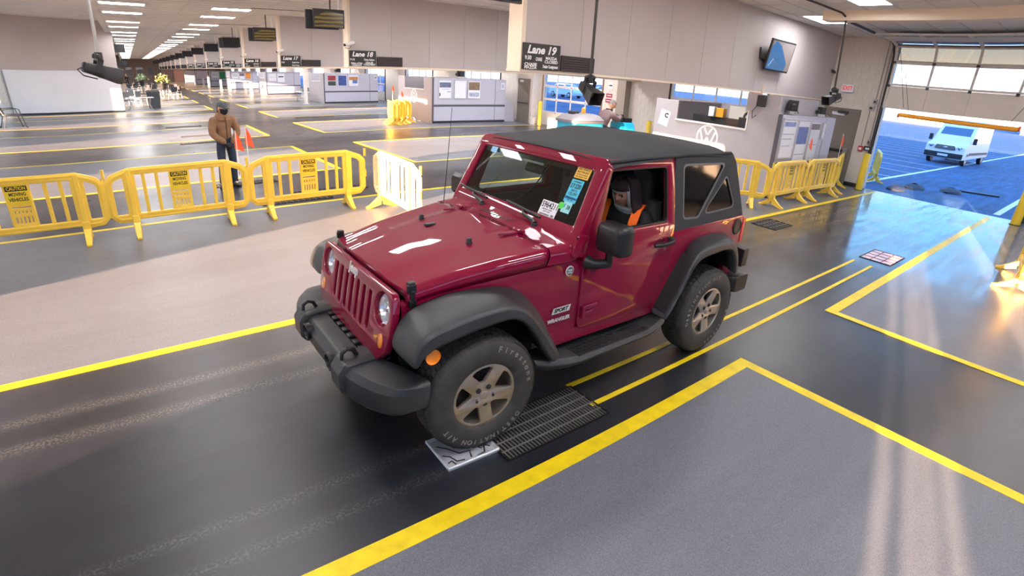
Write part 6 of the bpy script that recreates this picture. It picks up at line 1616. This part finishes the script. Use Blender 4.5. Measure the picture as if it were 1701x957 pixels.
MB().loft([[tuple(HM @ Vector((R * k * .79 * math.sin(a), R * (k * .95 * math.cos(a) - .04), R * z))) for a in [PI * .55 + PI * .9 * i / 14 for i in range(15)]] for z, k in ((.35, 1.03), (.0, 1.04), (-.35, .98), (-.5, .9))], False).build('hair', mat('dark_hair', srgb(50, 42, 38), rough=.8), man, smooth=50)

# driver in the car
drv = empty('person', (-1.70, .36, .86), .42, 'person at the wheel of the maroon car in dark hood, pale scarf and orange vest', 'person')
# local frame: +x forward along the car
J = {'pelvis': (-.02, 0, .02, (.15, .13)), 'waist': (-.04, 0, .18, (.16, .12)), 'chest': (-.02, 0, .36, (.17, .12)), 'neck0': (.02, 0, .47, .065), 'neck1': (.06, 0, .54, .055),
     'hipL': (.10, .10, .02, .09), 'kneeL': (.48, -.10, .12, .065), 'calfL': (.56, -.14, -.02, .056), 'ankL': (.66, -.20, -.24, .042),
     'hipR': (.10, -.10, .02, .09), 'kneeR': (.42, -.30, .12, .065), 'calfR': (.50, -.34, -.02, .056), 'ankR': (.58, -.40, -.24, .042),
     'shL': (-.01, .20, .40, .068), 'elL': (.18, .26, .20, .052), 'wrL': (.40, .16, .24, .036), 'shR': (-.01, -.20, .40, .068), 'elR': (.18, -.26, .20, .052), 'wrR': (.40, -.16, .24, .036)}
HM = look((.065, .02, .605), (.93, -.34, -.34), (.3, 0, 1))
figure(drv, J, HM, mat('black_jacket', (.010, .010, .012), rough=.8), M_jean, [(look((.40, .16, .24), (.9, -.1, .25), (.2, .3, 1)), .9, -1), (look((.40, -.16, .24), (.9, .1, .25), (.2, -.3, 1)), .9, 1)], shoes=False, R=.112)
R = .112
def shell(rows, a0, a1, n_=20):
    return MB().loft([[tuple(HM @ Vector((R * w_ * math.sin(a), R * (d_ * math.cos(a) + dy), R * z))) for a in [a0 + (a1 - a0) * i / n_ for i in range(n_ + 1)]] for z, w_, d_, dy in rows], False)
h = shell([(-1.5, 1.25, 1.15, -.1), (-1.0, 1.12, 1.15, -.08), (-.4, 1.02, 1.2, -.06), (.2, 1.0, 1.2, -.04), (.7, .92, 1.12, -.04), (1.05, .66, .85, -.02), (1.26, .25, .35, 0), (1.29, .02, .02, 0)], PI * .34, PI * 1.66)
h.merge(shell([(.58, .99, 1.19, -.02), (.75, .91, 1.10, -.03), (1.05, .66, .85, -.02), (1.26, .25, .35, 0)], -PI * .31, PI * .31, 10))
ho = h.build('hood', mat('dark_maroon_hood', srgb(46, 30, 36), rough=.85), drv, smooth=60); m_ = ho.modifiers.new('thick', 'SOLIDIFY'); m_.thickness = .010
h = shell([(-1.05, .80, .88, -.06), (-.3, .88, 1.04, -.02), (.3, .86, 1.06, 0), (.62, .80, 1.06, .02), (.86, .62, .96, .04), (1.08, .40, .66, .02)], PI * .28, PI * 1.72)
h.merge(shell([(.46, .86, 1.08, .0), (.58, .85, 1.10, 0), (.70, .80, 1.04, .02)], -PI * .25, PI * .25, 10))
ho = h.build('hood_lining', mat('pale_grey_lining', srgb(206, 204, 208), rough=.9), drv, smooth=60); m_ = ho.modifiers.new('thick', 'SOLIDIFY'); m_.thickness = .012
sc_ = MB()
for i in range(3):
    sc_.tube([tuple(HM @ Vector((R * (.80 - .02 * i) * math.sin(a) * (1 + .05 * i), R * (.70 * math.cos(a) - .10 - .06 * i), R * (-1.14 - .17 * i + .06 * math.cos(a))))) for a in [2 * PI * q / 20 for q in range(20)]], .019, 8, closed=True)
sc_.build('scarf', mat('grey_knit_scarf', srgb(176, 180, 186), rough=.95, bump=.5, bscale=120), drv, smooth=60)
for s in (-1, 1):
    MB().loft([[(x - .02 * k, s * y - .035, z), (x, s * y + .035, z), (x + .012, s * y + .035, z + .005), (x + .012 - .02 * k, s * y - .035, z + .005)] for x, y, z, k in ((-.14, .14, .40, 0), (-.05, .14, .495, 0), (.06, .135, .465, 0), (.135, .13, .38, 0), (.155, .12, .22, 0), (.155, .12, .10, 0))]).build('vest_band', mat('orange_vest', srgb(255, 110, 20), rough=.6, emit=.0), drv, smooth=40)

# ride-on floor scrubber and its rider
M_cy = mat('cyan_machine_paint', srgb(30, 170, 205), rough=.35, coat=.5)
M_gh = mat('grey_machine_hood', srgb(120, 116, 120), rough=.5)
sw = empty('floor_scrubber', (-8.75, -7.35, 0), 0, 'cyan ride-on floor scrubber with grey hood behind the cloth top', 'machine')
MB().loft([[(x, y * k, z) for x, y in rrect(-.50, .62, -.40, .40, .12, 3)] for z, k in ((.22, .92), (.35, 1), (.95, 1), (1.18, .96))]).build('machine_body', M_cy, sw, smooth=35)
MB().loft([[(x * kx + .02, y * k, z) for x, y in rrect(-.52, .64, -.42, .42, .12, 3)] for z, k, kx in ((1.17, 1, 1), (1.24, 1, 1), (1.36, .72, .80), (1.40, .45, .5))]).build('hood', M_gh, sw, smooth=30)
MB().box(.1, .45, .401, .407, 1.02, 1.10).build('side_plate', M_dark, sw)
MB().lathe([(.07, 1.38), (.07, 1.42), (.055, 1.46), (.055, 1.52), (.03, 1.56), (0, 1.565)], 16, Matrix.Translation((-.02, .0, 0))).build('beacon', mat('amber_beacon', srgb(215, 130, 20), rough=.2, coat=1), sw, smooth=50)
MB().box(.22, .45, -.12, .1, 1.38, 1.46).build('filler', M_dark, sw, bevel=.02)
MB().box(-1.0, -.62, -.35, .35, .35, .88).box(-.72, -.60, -.32, .32, .85, 1.12).build('seat', M_black, sw, bevel=.05)
MB().loft([[(x, y * k, z) for x, y in rrect(-2.0 + dx, -1.55 + dx, -.42, .42, .08, 3)] for z, k, dx in ((.22, 1, .0), (.5, 1, 0), (.85, .85, .06), (1.12, .7, .12), (1.18, .6, .14))]).build('front_cowl', M_cy, sw, smooth=35)
MB().box(-2.0, -.6, -.48, .48, .18, .30).build('deck', M_dark, sw, bevel=.02)
MB().tube([tuple(frame((-1.42, 0, 1.22), (0, 1, 0), (.45, 0, .9)) @ Vector((.19 * math.cos(a), .19 * math.sin(a), 0))) for a in [2 * PI * i / 24 for i in range(24)]], .016, 8, closed=True).cyl((-1.42, 0, 1.22), (-1.62, 0, 1.08), .03, 8).box(-1.78, -1.55, -.25, .25, 1.10, 1.30).build('steering_wheel', M_black, sw, smooth=50)
for x, y in ((.35, .36), (.35, -.36), (-1.75, .30), (-1.75, -.30)):
    MB().cyl((x, y - .06, .19), (x, y + .06, .19), .19, 20).build('wheel', M_black, sw, smooth=40)
MB().tube([(.66, -.5, .12), (.8, 0, .10), (.66, .5, .12)], .05, 8).build('squeegee', M_dark, sw, smooth=50)
rid = empty('person', (-9.50, -7.35, .90), PI, 'grey-haired person in brown jacket riding the cyan scrubber, looking down', 'person')
J = {'pelvis': (.0, 0, .04, (.15, .13)), 'waist': (.06, 0, .22, (.165, .13)), 'chest': (.16, 0, .44, (.19, .14)), 'neck0': (.27, 0, .60, .07), 'neck1': (.34, .0, .68, .06),
     'hipL': (.10, .11, .04, .095), 'kneeL': (.48, .15, .06, .07), 'calfL': (.52, .15, -.12, .06), 'ankL': (.55, .15, -.34, .045), 'toeL': (.68, .15, -.41, .03),
     'hipR': (.10, -.11, .04, .095), 'kneeR': (.48, -.15, .06, .07), 'calfR': (.52, -.15, -.12, .06), 'ankR': (.55, -.15, -.34, .045), 'toeR': (.68, -.15, -.41, .03),
     'shL': (.18, .22, .50, .078), 'elL': (.40, .28, .34, .058), 'wrL': (.62, .17, .48, .038), 'shR': (.18, -.22, .50, .078), 'elR': (.40, -.28, .34, .058), 'wrR': (.62, -.17, .48, .038)}
HM = look((.38, -.02, .76), (.80, -.25, -.62), (.6, .0, .8))
figure(rid, J, HM, mat('brown_jacket', srgb(104, 84, 86), rough=.8, vary=.2), mat('dark_trousers', srgb(40, 38, 42), rough=.85), [(look((.62, .17, .48), (.9, -.2, .1), (.1, .3, 1)), 1.0, -1), (look((.62, -.17, .48), (.9, .2, .1), (.1, -.3, 1)), 1.0, 1)], shoes=False, hand_mat=M_glove, R=.116)
R = .116
h = MB().loft([[tuple(HM @ Vector((R * w_ * math.sin(a), R * (d_ * math.cos(a) - .04), R * z))) for a in [2 * PI * i / 22 for i in range(22)]] for z, w_, d_ in ((.55, .84, .93), (.8, .74, .85), (1.02, .50, .6), (1.16, .1, .1))])
h.loft([[tuple(HM @ Vector((R * w_ * math.sin(a), R * (d_ * math.cos(a) - .04), R * z))) for a in [PI * .5 + PI * i / 14 for i in range(15)]] for z, w_, d_ in ((.6, .84, .97), (.1, .82, .99), (-.4, .72, .9))], False)
h.build('hair', mat('grey_hair', srgb(110, 104, 100), rough=.8), rid, smooth=50)
MB().loft([[(.29 + r * math.cos(a), r * math.sin(a), z) for a in [2 * PI * i / 18 for i in range(18)]] for r, z in ((.10, .57), (.105, .62), (.09, .65))], True, False, False).build('collar', M_glove, rid, smooth=50)

# two small figures far down the hall
def walker(x, y, rz, label, top):
    t = empty('person', (x, y, 0), rz, label, 'person', 'people far down the hall')
    J = {'pelvis': (0, 0, .93, (.145, .105)), 'waist': (0, 0, 1.10, (.145, .11)), 'chest': (0, 0, 1.32, (.17, .115)), 'neck0': (0, 0, 1.46, .065), 'neck1': (0, .02, 1.54, .055),
         'hipL': (-.09, 0, .86, .09), 'kneeL': (-.10, .14, .48, .062), 'calfL': (-.10, .10, .34, .058), 'ankL': (-.10, .06, .09, .042), 'toeL': (-.10, .2, .035, .03),
         'hipR': (.09, 0, .86, .09), 'kneeR': (.10, -.02, .48, .062), 'calfR': (.10, -.12, .34, .058), 'ankR': (.10, -.22, .09, .042), 'toeR': (.10, -.08, .035, .03),
         'shL': (-.20, 0, 1.38, .068), 'elL': (-.24, -.06, 1.10, .052), 'wrL': (-.22, .06, .88, .036), 'shR': (.20, 0, 1.38, .068), 'elR': (.24, .04, 1.10, .052), 'wrR': (.22, .18, .92, .036)}
    figure(t, J, look((0, .03, 1.60), (0, 1, -.05)), top, mat('dark_trousers', srgb(40, 38, 42), rough=.85), [(look((-.22, .06, .87), (0, .2, -1), (-1, 0, 0)), .4, 1), (look((.22, .18, .91), (0, .4, -1), (1, 0, 0)), .4, -1)], face=False, voxel=.015)
walker(-4.4, -112.0, .3, 'dark-clad person walking before the far pink partition', mat('black_jacket', (.010, .010, .012), rough=.8))
walker(1.75, -88.0, -2.6, 'dark-clad person standing among the far tables', mat('black_jacket', (.010, .010, .012), rough=.8))
